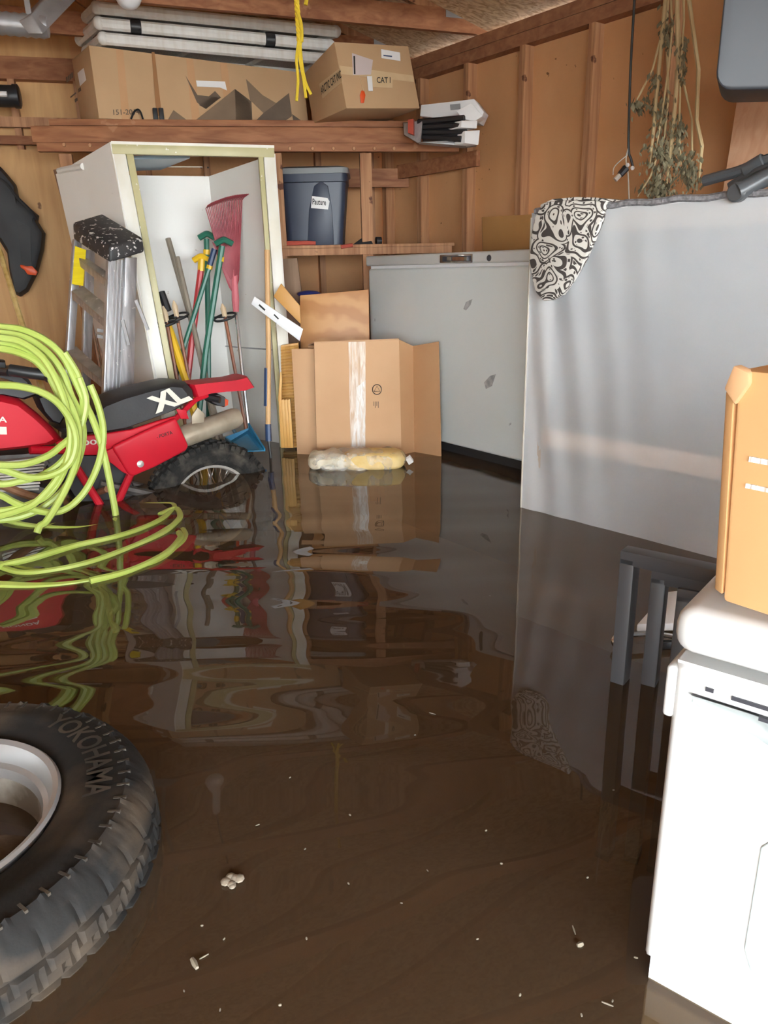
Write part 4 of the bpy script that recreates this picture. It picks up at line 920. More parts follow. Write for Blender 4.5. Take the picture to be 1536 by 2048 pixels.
# ================================================================ STOVE
s1, s2_ = W(1289, 1968, 0), W(1480, 2052, 0)
su = V((math.sin(math.radians(129.5)), math.cos(math.radians(129.5)), 0)); sbk = V((-su.y, su.x, 0)); sbk = sbk if sbk.y > 0 else -sbk
sv = Pl(s1, 0); sv.u = su; sv.n = -sbk
def sq(u, dep, z): return V((s1.x, s1.y, z)) + su * u + sbk * dep
SW, SD_ = 1.1, .92
ZC = .655
def sz(px, py): return sv.hit(px, py, .03).z
def suu(px, py): return (sv.hit(px, py, .03) - s1).dot(su)
st = thing('kitchen_stove', 'white kitchen stove with oven door standing in the water', 'stove', sq(.5, .45, -.65))
def sbox(name, u0, u1, d0, d1, z0, z1, m, bev=.008, par=None, seg=3):
    return MB().hexa([sq(u0, d0, z0), sq(u1, d0, z0), sq(u1, d1, z0), sq(u0, d1, z0)], [sq(u0, d0, z1), sq(u1, d0, z1), sq(u1, d1, z1), sq(u0, d1, z1)]).build(name, m, par or st, bevel=bev, seg=seg)
z_door0 = sz(1297, 1922); z_step = sz(1352, 1442); z_top = sz(1362, 1335)
sbox('body', .0, SW, .15, SD_, -.6, z_top + .022, m_stove, .006)
drw = sbox('drawer', .0, SW, .0, .15, -.55, -.005, m_stove, .006)
sbox('drawer_gap', .0, SW, .018, .15, -.004, z_door0, m_whiteboard, .0)
hu0 = suu(1368, 1402); zh = sz(1378, 1384); dep_ = .19
sbox('door_top_rail', .0, SW, -.016, .15, z_top - .002, z_top + .004, m_stove, 0)
door = sbox('oven_door', .0, SW, .13, .149, z_door0 + .004, z_step, m_stove, 0)
dtop = sbox('door_panel', -.012, SW + .012, .13, .149, z_step + .002, z_top, m_stove, .008)
def pocket(u, z):
    t = (u - hu0) / (SW - 2 * hu0)
    if t <= 0 or t >= 1: return 0.0
    a = (4 * t * (1 - t)) ** .42; zb = zh - dep_ * a; zt2 = zh + .0 * a
    v = (zt2 - z) / (zt2 - zb)
    if v <= 0 or v >= 1: return 0.0
    return .12 * min(1, a * 1.7) * math.sin(math.pi * (1 - v) ** .45) ** .9
def skin(u, v):
    z = z_door0 + .004 + (z_top - z_door0 - .004) * v; uu_ = SW * u
    b_ = min(uu_, SW - uu_, z_top - z, z - z_door0 - .004); r = .014
    rnd = 0 if b_ > r else r - math.sqrt(max(0, r * r - (r - b_) ** 2))
    return sq(uu_, -.03 + rnd + pocket(uu_, z), z)
MB().grid(skin, 190, 230).build('door_front', m_stove, door, smooth=True, angle=180)
def pocket_shade_fn(t, v):
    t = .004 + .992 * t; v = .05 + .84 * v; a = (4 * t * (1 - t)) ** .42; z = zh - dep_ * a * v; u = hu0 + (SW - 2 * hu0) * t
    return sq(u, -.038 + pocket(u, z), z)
MB().grid(pocket_shade_fn, 80, 30).build('handle_pocket_shade', mat('handle_shade_grey', (.30, .315, .31), .45), door, smooth=True, angle=180)  # grey colour stands in for the shade inside the handle scoop
for (ua, ub) in ((-.012, .004), (SW - .004, SW + .012)): sbox('panel_cheek', ua, ub, -.028, .13, z_step, z_top - .004, m_stove, .006, dtop)
for (ua, ub) in ((.0, .012), (SW - .012, SW)): sbox('door_cheek', ua, ub, -.016, .132, z_door0 + .006, z_step, m_stove, .004, door)
sbox('cooktop', -.006, SW + .015, -.045, SD_, z_top + .026, z_top + .098, m_stove, .028, seg=4)
ZC = z_top + .098
for cu_, cd_, rr in ((.36, .3, .14), (.36, .68, .11), (.82, .3, .11), (.82, .68, .14)):
    MB().lathe([(0, .004), (rr, .004), (rr + .03, .012), (rr + .045, .003)], sq(cu_, cd_, ZC), (0, 0, 1), 28).build('burner_dish', m_stove, st, smooth=True)
for x0_, y0_, x1_, y1_ in ((1412, 1375, 1428, 1381), (1464, 1391, 1560, 1426), (1518, 1434, 1540, 1442)):
    u0, z0 = suu(x0_, y0_), sz(x0_, y0_); u1 = suu(x1_, y1_); z1 = sz(x1_, y1_); zz = (z0 + z1) / 2
    MB().hexa([sq(u0, -.0325, zz - .004), sq(u1, -.0325, zz - .004), sq(u1, -.026, zz - .004), sq(u0, -.026, zz - .004)], [sq(u0, -.0325, zz + .002), sq(u1, -.0325, zz + .002), sq(u1, -.026, zz + .002), sq(u0, -.026, zz + .002)]).build('vent_slot', m_stove_in, dtop)
wu0 = suu(1497, 1850); wz0 = sz(1500, 1955); wz1 = sz(1532, 1660)
W4 = [(wu0, wz0 + .05), (wu0 + .012, wz0 + .018), (wu0 + .05, wz0), (SW - wu0 - .05, wz0), (SW - wu0, wz0 + .05), (SW - wu0, wz1), (wu0 + .02, wz1), (wu0, wz1 - .03)]
MB().prism([sq(u, -.029, z) for u, z in W4], -sbk * .005).build('oven_window', m_glassdoor, door, bevel=.002)
# carton on the stove
k0, k1 = W(1424, 1196, ZC + .012), W(1545, 1236, ZC + .012)
kd = (k1 - k0).normalized(); kb = V((-kd.y, kd.x, 0)); kb = kb if kb.y > 0 else -kb
kp = Pl(k0, 0); kp.n = -kb; kp.u = kd
zt_ = kp.hit(1466, 738).z
ob = thing('orange_carton', 'bright tan carton with torn corner standing on the stove', 'box', k0 + kd * .3 + kb * .2)
def kq(u, d, z): return V((k0.x, k0.y, z)) + kd * u + kb * d
z0_ = k0.z
ut = (kp.hit(1476, 740) - k0).dot(kd)
MB().hexa([kq(.015, 0, z0_), kq(.62, 0, z0_), kq(.62, .4, z0_), kq(.015, .4, z0_)], [kq(ut, 0, zt_), kq(.62, 0, zt_), kq(.62, .4, zt_), kq(ut, .4, zt_)]).build('carton', m_card_orange, ob, bevel=.006)
MB().hexa([kq(-.004, .012, z0_ + .008), kq(.012, .002, z0_ + .008), kq(.012, .38, z0_ + .008), kq(-.004, .38, z0_ + .008)], [kq(ut - .019, .012, zt_ - .03), kq(ut - .003, .002, zt_ - .03), kq(ut - .003, .38, zt_ - .03), kq(ut - .019, .38, zt_ - .03)]).build('side_flap', m_card_orange, ob, bevel=.003)
MB().prism([kq(ut - .012, -.008, zt_ - .025), kq(ut - .002, -.01, zt_ + .006), kq(ut + .018, -.008, zt_ - .002), kq(ut + .02, -.004, zt_ - .016), kq(ut + .004, -.006, zt_ - .045)], kb * .02).build('torn_corner', m_card_in, ob, bevel=.003)
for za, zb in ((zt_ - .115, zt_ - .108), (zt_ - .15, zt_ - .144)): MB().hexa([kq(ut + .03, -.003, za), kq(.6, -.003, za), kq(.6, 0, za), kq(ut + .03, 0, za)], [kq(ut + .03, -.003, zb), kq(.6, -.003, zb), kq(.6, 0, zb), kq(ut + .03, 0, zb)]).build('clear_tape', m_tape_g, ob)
MB().hexa([kq(.13, -.002, z0_), kq(.2, -.002, z0_), kq(.2, 0, z0_), kq(.13, 0, z0_)], [kq(.13, -.002, zt_), kq(.2, -.002, zt_), kq(.2, 0, zt_), kq(.13, 0, zt_)]).build('tape_strip', m_card_pale, ob)

# ================================================================ NESTED STEEL FRAMES
for i, (foot, top, nx_, lab) in enumerate((((1240, 1360), (1262, 1112), (1420, 1146), 'grey square tube frame, tallest of the three nested in the water'),
                                        ((1300, 1364), (1322, 1150), (1420, 1168), 'grey square tube frame, middle one of the three nested in the water'),
                                        ((1350, 1380), (1372, 1186), (1420, 1194), 'grey square tube frame, lowest of the three nested beside the stove'))):
    p = W(*foot, 0); r_ = ray(*top); zt2 = EYE.z + r_.z * (math.hypot(p.x, p.y) / math.hypot(r_.x, r_.y))
    e = W(nx_[0], nx_[1], zt2); h_ = V((p.x, p.y, zt2)); dd_ = (e - h_); dd_.z = 0; dd_.normalize()
    hh = V((-dd_.y, dd_.x, 0)); L_ = .62 - i * .17; tq = .042
    t = thing('tube_frame', lab, 'frame', V((p.x, p.y, -.65)), 'nested steel frames')
    for s_ in (0, L_): 
        c = V((p.x, p.y, 0)) + dd_ * s_
        lg = MB().box(V((c.x, c.y, (zt2 - .65) / 2)), (tq, tq * 1.3, zt2 + .65), (dd_, hh, UP)).build('leg', m_frame, t, bevel=.004)
        MB().box(V((c.x, c.y, -.64)), (tq * 1.05, tq * 1.35, .02), (dd_, hh, UP)).build('foot_pad', m_black, lg)
    c = h_ + dd_ * (L_ / 2); MB().box(c + UP * .0, (L_ + tq, tq * 1.3, tq), (dd_, hh, UP)).build('top_bar', m_frame, t, bevel=.004)
o = MB().prism([W(1272, 1264, .01), W(1356, 1262, .01), W(1356, 1195, .01), W(1330, 1198, .01)], (0, 0, .03)).build('white_tray', m_whiteboard, None, bevel=.006, base=W(1320, 1240, 0)); tag(o, 'white plastic tray floating behind the nested frames', 'tray')
cr = thing('chrome_handle', 'short chrome bar with black ends between the nested frame legs', 'handle', W(1290, 1310, 0))
MB().tube(smooth_path([W(1232, 1292, .01), W(1228, 1282, .03), W(1240, 1272, .04), W(1300, 1268, .04), W(1352, 1275, .03), W(1354, 1290, .01)]), .009, 8).build('bar', m_chrome, cr, smooth=True)
MB().box(W(1330, 1290, .01), (.05, .02, .03)).build('end_block', m_black, cr, bevel=.003)

# ================================================================ THINGS ON THE BOX SPRING AND RIGHT WALL
ct = thing('folded_tube_frame', 'charcoal tube frame with round end cap lying on the box spring', 'tube frame', gq(1.15, .1, GT))
e1 = bs.hit(1474, 384, .03)
MB().tube(smooth_path([e1, bs.hit(1500, 372, .0), bs.hit(1540, 352, -.03), bs.hit(1600, 330, -.05), bs.hit(1700, 320, -.05)]), .032, 12).build('thick_tube', m_tube, ct, smooth=True)
MB().lathe([(0, .012), (.03, .012), (.036, .006), (.036, -.02), (.03, -.024)], e1, gn, 20).build('end_cap', m_tube, ct, smooth=True)
MB().tube(smooth_path([bs.hit(1408, 362, -.1), bs.hit(1440, 353, -.1), bs.hit(1480, 342, -.1), bs.hit(1540, 318, -.1), bs.hit(1640, 290, -.1)]), .021, 10).build('thin_tube', m_tube, ct, smooth=True)
MB().tube(smooth_path([bs.hit(1460, 375, -.1), bs.hit(1500, 350, -.1), bs.hit(1540, 338, -.08), bs.hit(1640, 318, -.1)]), .02, 10).build('thin_tube', m_tube, ct, smooth=True)
MB().lathe([(.022, -.04), (.028, -.035), (.028, .035), (.022, .04)], bs.hit(1508, 332, -.1), gd + UP * .5, 12).build('joint_sleeve', m_tube, ct, smooth=True)
# leaning sheet on the right wall
def rwp(px, py, off): return right_face.hit(px, py, off)
P = [rwp(1482, 150, .06), rwp(1640, 140, .04), rwp(1640, 420, .3), rwp(1440, 420, .3)]
o = MB().prism(P, RN * .02).build('leaning_sheet', wood('pale_veneer', (.52, .27, .15), (.62, .36, .22), 'z', 30), None, base=P[2]); tag(o, 'pale pink veneer sheet leaning on the right wall below the grey case', 'sheet')
# hanging case
yq = 3.05
cs = thing('grey_case', 'charcoal plastic case with rounded corners hanging high on the right', 'case', Y(1536, 180, yq))
x0_, z0_, x1_, z1_ = Y(1438, 90, yq).x, Y(1500, 178, yq).z, Y(1438, 90, yq).x + .75, Y(1500, 178, yq).z + .66
P = []
for cx, cz, a0 in ((x1_ - .06, z0_ + .06, -90), (x1_ - .06, z1_ - .06, 0), (x0_ + .06, z1_ - .06, 90), (x0_ + .06, z0_ + .06, 180)):
    for i in range(6): a = math.radians(a0 + 18 * i); P.append(V((cx + .06 * math.cos(a), yq, cz + .06 * math.sin(a))))
MB().prism(P, (.12, .25, 0)).build('shell', m_case, cs, bevel=.012, seg=3)
for xx in (x0_ + .2, x1_ - .1): MB().hexa([V((xx, yq + .1, z1_ - .02)), V((xx + .03, yq + .1, z1_ - .02)), V((xx + .03, yq + .12, z1_ - .02)), V((xx, yq + .12, z1_ - .02))], [V((xx, yq + .1, 3.0)), V((xx + .03, yq + .1, 3.0)), V((xx + .03, yq + .12, 3.0)), V((xx, yq + .12, 3.0))]).build('hanging_strap', m_black, cs)
# dried plants
random.seed(11)
pln = thing('dried_plants', 'bundle of dried weeds hanging upside down by the right wall', 'dried plants', Y(1340, 395, 4.2))
stems = [[(1331, -60), (1331, 0), (1320, 112), (1309, 232), (1307, 259), (1300, 330)], [(1352, -60), (1354, 0), (1356, 142), (1350, 210), (1342, 292), (1330, 398)], [(1370, -60), (1378, 0), (1397, 139), (1393, 240), (1404, 292), (1398, 360)],
         [(1355, -60), (1357, 37), (1365, 157), (1384, 240), (1384, 300), (1380, 360)], [(1334, -40), (1329, 45), (1305, 139), (1282, 184), (1271, 205)], [(1338, -40), (1333, 75), (1337, 195), (1329, 270), (1301, 352), (1275, 394)],
         [(1352, 140), (1350, 221), (1320, 330), (1301, 396)], [(1348, 200), (1345, 300), (1335, 355), (1330, 394)], [(1340, -60), (1344, 60), (1338, 130), (1322, 240), (1312, 300)], [(1366, -60), (1368, 40), (1362, 120), (1358, 260), (1362, 330)]]
for i, s_ in enumerate(stems):
    yy = 4.15 + .035 * (i % 4); MB().tube([Y(x, y, yy) for x, y in s_], [.010 if i < 3 else .0055] * (len(s_) - 1) + [.003], 6).build('stem', m_stem, pln, smooth=True)
mb = MB()
def leaf(px, py, yy):
    c = Y(px, py, yy); l = random.uniform(.015, .045); a = V((random.uniform(-.6, .6), random.uniform(-.6, .6), -1)).normalized() * l; b = V((random.uniform(-1, 1), random.uniform(-1, 1), random.uniform(-.3, .3))).normalized() * l * .28
    mb.add([c, c + a * .5 + b, c + a, c + a * .5 - b + V((0, .004, 0))], [(0, 1, 2, 3)])
for cx, cy, sx, sy, n in ((1280, 205, 18, 14, 60), (1335, 60, 12, 40, 90), (1366, 110, 8, 50, 70), (1320, 215, 22, 40, 120), (1328, 310, 32, 48, 420), (1318, 375, 30, 22, 220), (1380, 340, 22, 40, 220), (1360, 255, 10, 30, 80), (1312, 160, 10, 20, 50)):
    for _ in range(n): leaf(random.gauss(cx, sx * .55), random.gauss(cy, sy * .55), random.uniform(4.08, 4.3))
lo_ = mb.build('dry_leaves', m_leaf, pln); lo_['kind'] = 'stuff'
# cable with plug
q_ = Y(1350, -60, 4.2); MB().tube([q_, V((q_.x, q_.y, roof_z(q_) + .005))], .006, 6).build('hanging_string', m_whitecord, pln)
cb = thing('hanging_cable', 'black cable with plug hanging down the right wall', 'cable', Y(1262, 340, 4.75))
MB().tube(smooth_path([Y(x, y, 4.75) for x, y in ((1270, -30), (1268, 15), (1263, 100), (1260, 170), (1257, 292), (1262, 318), (1266, 334))]), .007, 6).build('cord', m_cable, cb, smooth=True)
MB().tube([Y(1252, 336, 4.75), Y(1240, 350, 4.74)], [.022, .018], 8).build('plug', m_black, cb, smooth=True)
MB().tube([Y(1240, 350, 4.74), Y(1230, 360, 4.74)], [.013, .015], 8).build('plug_face', m_whitecord, cb, smooth=True)
MB().tube(smooth_path([Y(x, y, 4.75) for x, y in ((1255, 310), (1240, 322), (1228, 335), (1226, 350))]), .003, 5).build('thin_cord', m_whitecord, cb, smooth=True)
MB().tube(smooth_path([Y(x, y, 4.75) for x, y in ((1258, 290), (1252, 318), (1256, 345), (1258, 400))]), .004, 5).build('thin_cord', m_whitecord, cb, smooth=True)
for px in ((1255, 330), (1265, 336)): MB().ball(Y(*px, 4.73), .012, 8, 5).build('cord_clip', m_paper, cb, smooth=True)

# ================================================================ TOP LEFT
du = thing('metal_duct', 'galvanised metal duct piece wedged under the rafters at the left', 'duct', Y(70, 40, 4.9))
MB().hexa([Y(37, 42, 4.8), Y(57, 68, 4.8), Y(87, 68, 4.8), Y(62, 30, 4.8)], [Y(80, 0, 5.1), Y(98, -10, 5.1), Y(160, -8, 5.1), Y(120, -40, 5.1)]).build('bent_plate', m_galv, du, bevel=.006)
MB().lathe([(.055, -.25)] + [(.055 + .006 * (i % 2), -.25 + .022 * i) for i in range(1, 20)] + [(.05, .2), (0, .2)], Y(20, 48, 4.85), (1, .2, -.05), 16).build('ribbed_collar', m_galv, du, smooth=True)
YP_ = 6.02
q1_, q2_ = Y(60, 45, 4.85), Y(110, -10, 5.05)
for q_ in (q1_, q2_): MB().box(V((q_.x, q_.y, (q_.z + roof_z(q_)) / 2)), (.03, .006, roof_z(q_) - q_.z + .01)).build('hanger_strap', m_galv, du)
pi = thing('round_pipe', 'black pipe with capped end poking in at the left edge', 'pipe', Y(10, 212, YP_))
pe_ = Y(37, 193, YP_); pb_ = pe_ + BD * .9
for k_ in (.25, .7): MB().box(pe_ + BD * k_ - BNrm * .11, (.03, .2, .05), (BD, BNrm, UP)).build('wall_hook', m_black, pi)
MB().tube([pb_, pe_], .072, 16).build('pipe', m_black, pi, smooth=True)
MB().lathe([(0, .012), (.062, .012), (.078, .004), (.078, -.03)], pe_, -BD, 18).build('end_cap', m_black, pi, smooth=True)
MB().tube([Y(14, 188, YP_ - .12) + BD * .6, Y(14, 188, YP_ - .12)], .018, 8).build('highlight_rod', m_whiteboard, pi, smooth=True)  # pale rod stands in for the highlight along the black pipe
lb = thing('light_bulb', 'frosted globe bulb just showing below the rafter at the top', 'bulb', Y(255, -10, 5.0))
MB().ball(Y(256, -10, 5.0), .075, 16, 10).build('globe', m_bulb, lb, smooth=True)
MB().tube([Y(256, -30, 5.0), Y(256, -62, 5.0)], .03, 12).build('socket', m_whiteboard, lb, smooth=True)
q_ = Y(256, -62, 5.0); MB().tube([q_, V((q_.x, q_.y, roof_z(q_) + .005))], .008, 6).build('lamp_cord', m_cable, lb)
bgp = [(-40, 320), (0, 333), (12, 346), (31, 369), (37, 398), (58, 415), (77, 431), (75, 443), (90, 467), (87, 500), (75, 546), (56, 583), (42, 593), (31, 588), (22, 550), (17, 508), (0, 480), (-40, 470)]
bagp = Pl(CORNER + BNrm * .115, 75)
bgt = thing('black_bag', 'black nylon bag with orange buckle hanging on the plywood wall', 'bag', bagp.hit(40, 593))
MB().puff([p for p in bagp.hits(bgp, .095)], bagp.n, .09, .8).build('bag_body', m_bag, bgt, smooth=True)
MB().tube(smooth_path(bagp.hits([(-10, 352), (14, 368), (34, 394), (60, 420), (74, 440)], .19)), .012, 6).build('seam', m_bag, bgt, smooth=True)
MB().prism(bagp.hits([(40, 529), (52, 532), (64, 532), (75, 544), (72, 551), (55, 549), (49, 540), (41, 535)], .215), -bagp.n * .02).build('orange_buckle', m_orange, bgt, bevel=.004)
MB().prism(bagp.hits([(33, 440), (60, 455), (64, 535), (44, 535)], .195), -bagp.n * .01).build('webbing', m_bag, bgt)
bp_ = thing('bamboo_pole', 'shiny gold bamboo pole leaning at the left edge', 'pole', Y(60, 700, 5.0))
B0_, B1_ = Y(60, 700, 4.95), Y(-40, 372, 6.0)
bd_ = B1_ - B0_; base_b = B0_ - bd_ * ((B0_.z + .62) / bd_.z)
js = [base_b.lerp(B1_, t) for t in (0, .3, .46, .58, .68, .77, .86, 1)]
for a, b in zip(js[:-1], js[1:]): MB().tube([a, b], [.02, .018], 8).build('bamboo_joint', m_bamboo, bp_, smooth=True)

# ================================================================ MOTORCYCLE
w_r, w_f = W(412, 955, 0), W(40, 1020, 0)
mdir = (w_r - w_f).normalized(); mp_ = Pl(w_r, 0); mp_.u = mdir; mp_.n = V((mdir.y, -mdir.x, 0)); mn = mp_.n
mk = thing('motorcycle', 'small red trail motorcycle with black seat half sunk in the water', 'motorcycle', V((w_r.x, w_r.y, -.65)) - mdir * .5)
def flat(name, px, off, t, m, par=mk, bev=.008):       # plate on the near side
    return MB().prism(mp_.hits(px, off), -mn * t).build(name, m, par, bevel=bev, seg=3)
def body(name, px, T, m, par=mk, rim=.86, ref=.7):
    P = [p - mn * T * ref for p in mp_.hits(px, T * ref)]
    return MB().puff(P, mn, T, rim).build(name, m, par, smooth=True)
hl, hr, htp = mp_.hit(302, 962), mp_.hit(520, 938), mp_.hit(404, 884)
half = (hr - hl).dot(mdir) / 2; sag = htp.z; R_ = min(.46, max(.40, (half * half + sag * sag) / (2 * sag)))
wc = hl.lerp(hr, .5); wc = V((wc.x, wc.y, sag - R_))
A_ = mn
prof = [(R_ - .14, -.05), (R_ - .11, -.075), (R_ - .05, -.08), (R_ - .012, -.055), (R_, 0), (R_ - .012, .055), (R_ - .05, .08), (R_ - .11, .075), (R_ - .14, .05)]
tyr = MB().lathe(prof, wc, A_, 64).build('rear_tyre', m_knob, mk, smooth=True)
X_ = mdir; mb = MB()
for i in range(64):
    a = 2 * math.pi * i / 64; d = X_ * math.cos(a) + UP * math.sin(a); tg_ = -X_ * math.sin(a) + UP * math.cos(a)
    for o_ in ((-.05, 0, .05) if i % 2 else (-.068, -.025, .025, .068)):
        mb.box(wc + d * (R_ - .004 - abs(o_) * .25) + A_ * o_, (.03, .026, .03), (d, tg_, A_))
kn = mb.build('tread_knobs', m_knob, tyr); kn['kind'] = 'stuff'
rm = MB().lathe([(R_ - .135, -.05), (R_ - .155, -.045), (R_ - .165, -.01), (R_ - .165, .01), (R_ - .155, .045), (R_ - .135, .05)], wc, A_, 56).build('rear_rim', m_rim, mk, smooth=True)
MB().lathe([(0, -.06), (.05, -.06), (.06, -.02), (.06, .02), (.05, .06), (0, .06)], wc, A_, 20).build('hub', m_engine, rm, smooth=True)
for i in range(32):
    a = 2 * math.pi * i / 32; b = a + (.35 if i % 2 else -.35); s_ = 1 if i % 4 < 2 else -1
    MB().tube([wc + (X_ * math.cos(b) + UP * math.sin(b)) * .055 + A_ * .035 * s_, wc + (X_ * math.cos(a) + UP * math.sin(a)) * (R_ - .16)], .0035, 4).build('spoke', m_chrome, rm)
# front wheel (outside the frame)
wf = wc - mdir * 1.72; wf = V((wf.x, wf.y, wc.z))
MB().lathe(prof, wf, A_, 48).build('front_tyre', m_knob, mk, smooth=True)
MB().lathe([(R_ - .135, -.05), (R_ - .165, -.01), (R_ - .165, .01), (R_ - .135, .05)], wf, A_, 48).build('front_rim', m_rim, mk, smooth=True)
for s_ in (-.12, .12): MB().tube([wf + mn * s_, mp_.hit(-70, 770) + mn * s_ * .8], .03, 8).build('fork_leg', m_chrome, mk, smooth=True)
fpts = [wf + (X_ * math.cos(a) + UP * math.sin(a)) * (R_ + .12) for a in [math.radians(v) for v in range(35, 160, 12)]]
MB().grid(lambda u, v: fpts[min(10, int(round(u * 10)))] + mn * (.11 * (2 * v - 1)) - UP * .04 * (2 * v - 1) ** 2, 10, 6).build('front_fender', m_red, mk, smooth=True)
MB().tube([mp_.hit(-70, 770), mp_.hit(-70, 770) - mn * .0 + UP * .1], .05, 10).build('steering_head', m_black, mk, smooth=True)
# swing arm, frame, engine
for s_ in (-.1, .1): MB().tube([wc + mn * s_, mp_.hit(190, 960) + mn * s_], .026, 8).build('swing_arm', m_engine, mk, smooth=True)
seat = body('seat', [(112, 858), (140, 850), (170, 832), (197, 809), (243, 791), (299, 775), (352, 763), (376, 765), (388, 779), (390, 795), (352, 819), (299, 839), (246, 858), (211, 864), (169, 869), (128, 868)], .17, m_seat, rim=.84)
words('seat_lettering', 'XL', mp_, [(311, 828), (386, 799), (352, 770), (292, 797)], m_letter, seat, .185, .05)
body('rear_fender', [(378, 768), (422, 763), (471, 758), (494, 752), (509, 774), (489, 781), (450, 783), (415, 787), (388, 795)], .11, m_red, rim=.9)
sp_ = flat('side_panel', [(226, 893), (290, 862), (340, 841), (352, 836), (359, 850), (378, 892), (373, 902), (316, 932), (268, 953), (258, 950), (228, 902)], .2, .03, m_red, bev=.014)
MB().lathe([(0, .006), (.012, .005), (.02, 0)], mp_.hit(281, 928, .2), mn, 12).build('bolt_head', m_rim, sp_, smooth=True)
words('handwriting', '- PORTA', mp_, [(314, 878), (346, 868), (343, 861), (313, 871)], m_ink, sp_, .2035)
sp2 = flat('side_strip', [(150, 874), (211, 867), (264, 859), (316, 842), (352, 832), (355, 844), (290, 868), (226, 896), (230, 902), (197, 911), (150, 911), (128, 895)], .165, .03, m_red, bev=.01)
words('strip_lettering', '100R', mp_, [(155, 892), (214, 887), (211, 877), (155, 882)], m_letter, sp2, .17)
flat('panel_web', [(226, 896), (258, 950), (246, 945), (205, 912), (197, 909)], .185, .02, m_red, bev=.004)
tank = body('fuel_tank', [(-160, 850), (-120, 800), (-60, 782), (0, 788), (40, 798), (78, 828), (108, 856), (128, 880), (110, 889), (60, 896), (0, 903), (-100, 910), (-150, 895)], .19, m_red, rim=.8)
words('tank_lettering', 'HONDA', mp_, [(-78, 846), (14, 845), (14, 833), (-78, 834)], m_letter, tank, .2)
flat('tank_badge', [(-20, 853), (13, 854), (14, 869), (-20, 869)], .2, .004, m_letter, tank, bev=0)
body('tank_pad', [(70, 790), (95, 782), (122, 800), (132, 832), (120, 850), (104, 845), (84, 822)], .1, m_black, rim=.8)
body('instrument_shroud', [(-60, 760), (-20, 738), (30, 735), (60, 760), (80, 790), (50, 800), (0, 790), (-50, 795)], .12, m_black, rim=.8)
# grips and bar
MB().tube(smooth_path([mp_.hit(-40, 735, .1), mp_.hit(-10, 742, .2), mp_.hit(20, 745, .32)]), .02, 8).build('handlebar', m_black, mk, smooth=True)
gp = MB().tube([mp_.hit(20, 740, .32), mp_.hit(60, 746, .36), mp_.hit(94, 750, .38)], .028, 12).build('grip', m_black, mk, smooth=True)
MB().lathe([(0, .03), (.036, .03), (.036, 0), (.028, -.01)], mp_.hit(94, 750, .38), mp_.hit(94, 750, .38) - mp_.hit(60, 746, .36), 14).build('grip_end', m_black, gp, smooth=True)
body('switch_block', [(-20, 725), (24, 728), (30, 762), (10, 772), (-20, 768)], .06, m_black, rim=.85, ref=4)
MB().tube([mp_.hit(-30, 752, .3), mp_.hit(24, 766, .36)], .012, 8).build('lever', m_chrome, mk, smooth=True)
# muffler, tail signal
mf = MB().lathe([(0, -.02), (.055, 0), (.062, .03), (.062, .36), (.052, .39), (.03, .4), (.03, .36), (0, .36)], mp_.hit(362, 875, .12), mp_.hit(475, 834, .08) - mp_.hit(362, 875, .12), 20).build('muffler', m_muff, mk, smooth=True)
flat('muffler_bracket', [(384, 832), (395, 815), (410, 828), (408, 845), (384, 848)], .16, .01, m_muff, mf, .002)
flat('frame_bracket', [(352, 818), (372, 820), (378, 838), (362, 838)], .15, .01, m_red, mk, .002)
MB().tube([mp_.hit(340, 848, .13), mp_.hit(390, 800, .1), mp_.hit(414, 790, .08)], .016, 8).build('rear_subframe', m_red, mk, smooth=True)
sg = MB().tube([mp_.hit(408, 792, .05), mp_.hit(440, 800, .12)], .02, 8).build('signal_arm', m_black, mk, smooth=True)
sgb = body('signal_body', [(430, 793), (446, 790), (460, 797), (460, 817), (444, 815), (430, 808)], .06, m_black, ref=2)
body('signal_lens', [(456, 797), (467, 803), (466, 814), (458, 818)], .05, m_amber, sgb, ref=2.4)
for a_, b_ in (((118, 880), (202, 1012)), ((262, 946), (236, 1003)), ((150, 900), (60, 900))):
    p, q = mp_.hit(*a_, .12), mp_.hit(*b_, .16); MB().tube([p, q, ext(p, q, -.35)] if q.z < .15 and q.z < p.z - .1 else [p, q], .022, 10).build('frame_tube', m_red, mk, smooth=True)
MB().tube([mp_.hit(196, 985, .1), mp_.hit(215, 978, .3)], .018, 8).build('foot_peg', m_rust, mk, smooth=True)
body('air_box', [(130, 905), (232, 905), (262, 955), (280, 1000), (150, 1005), (120, 960)], .1, m_black, rim=.9)
body('crankcase', [(-60, 960), (0, 965), (70, 962), (120, 975), (130, 1010), (120, 1060), (-60, 1060)], .16, m_engine, rim=.85)
cyl = body('cylinder_head', [(-20, 908), (40, 905), (84, 900), (100, 925), (80, 945), (0, 935)], .12, m_engine, rim=.9)
mb = MB()
for i in range(11):
    f = i / 10; a_ = mp_.hit(-20, 930 + 55 * f, .17); b_ = mp_.hit(92 - 14 * f, 918 + 62 * f, .17)
    mb.hexa([a_, b_, b_ - mn * .34, a_ - mn * .34], [a_ + UP * .01, b_ + UP * .01, b_ + UP * .01 - mn * .34, a_ + UP * .01 - mn * .34])
fo_ = mb.build('cooling_fins', m_rim, cyl); fo_['kind'] = 'stuff'
body('carburettor', [(84, 896), (130, 898), (132, 935), (100, 945), (86, 925)], .08, m_engine, rim=.8)
MB().tube(smooth_path([mp_.hit(-20, 960, .16), mp_.hit(40, 985, .2), mp_.hit(90, 1000, .2)]), .022, 8).build('exhaust_header', m_rust, mk, smooth=True)

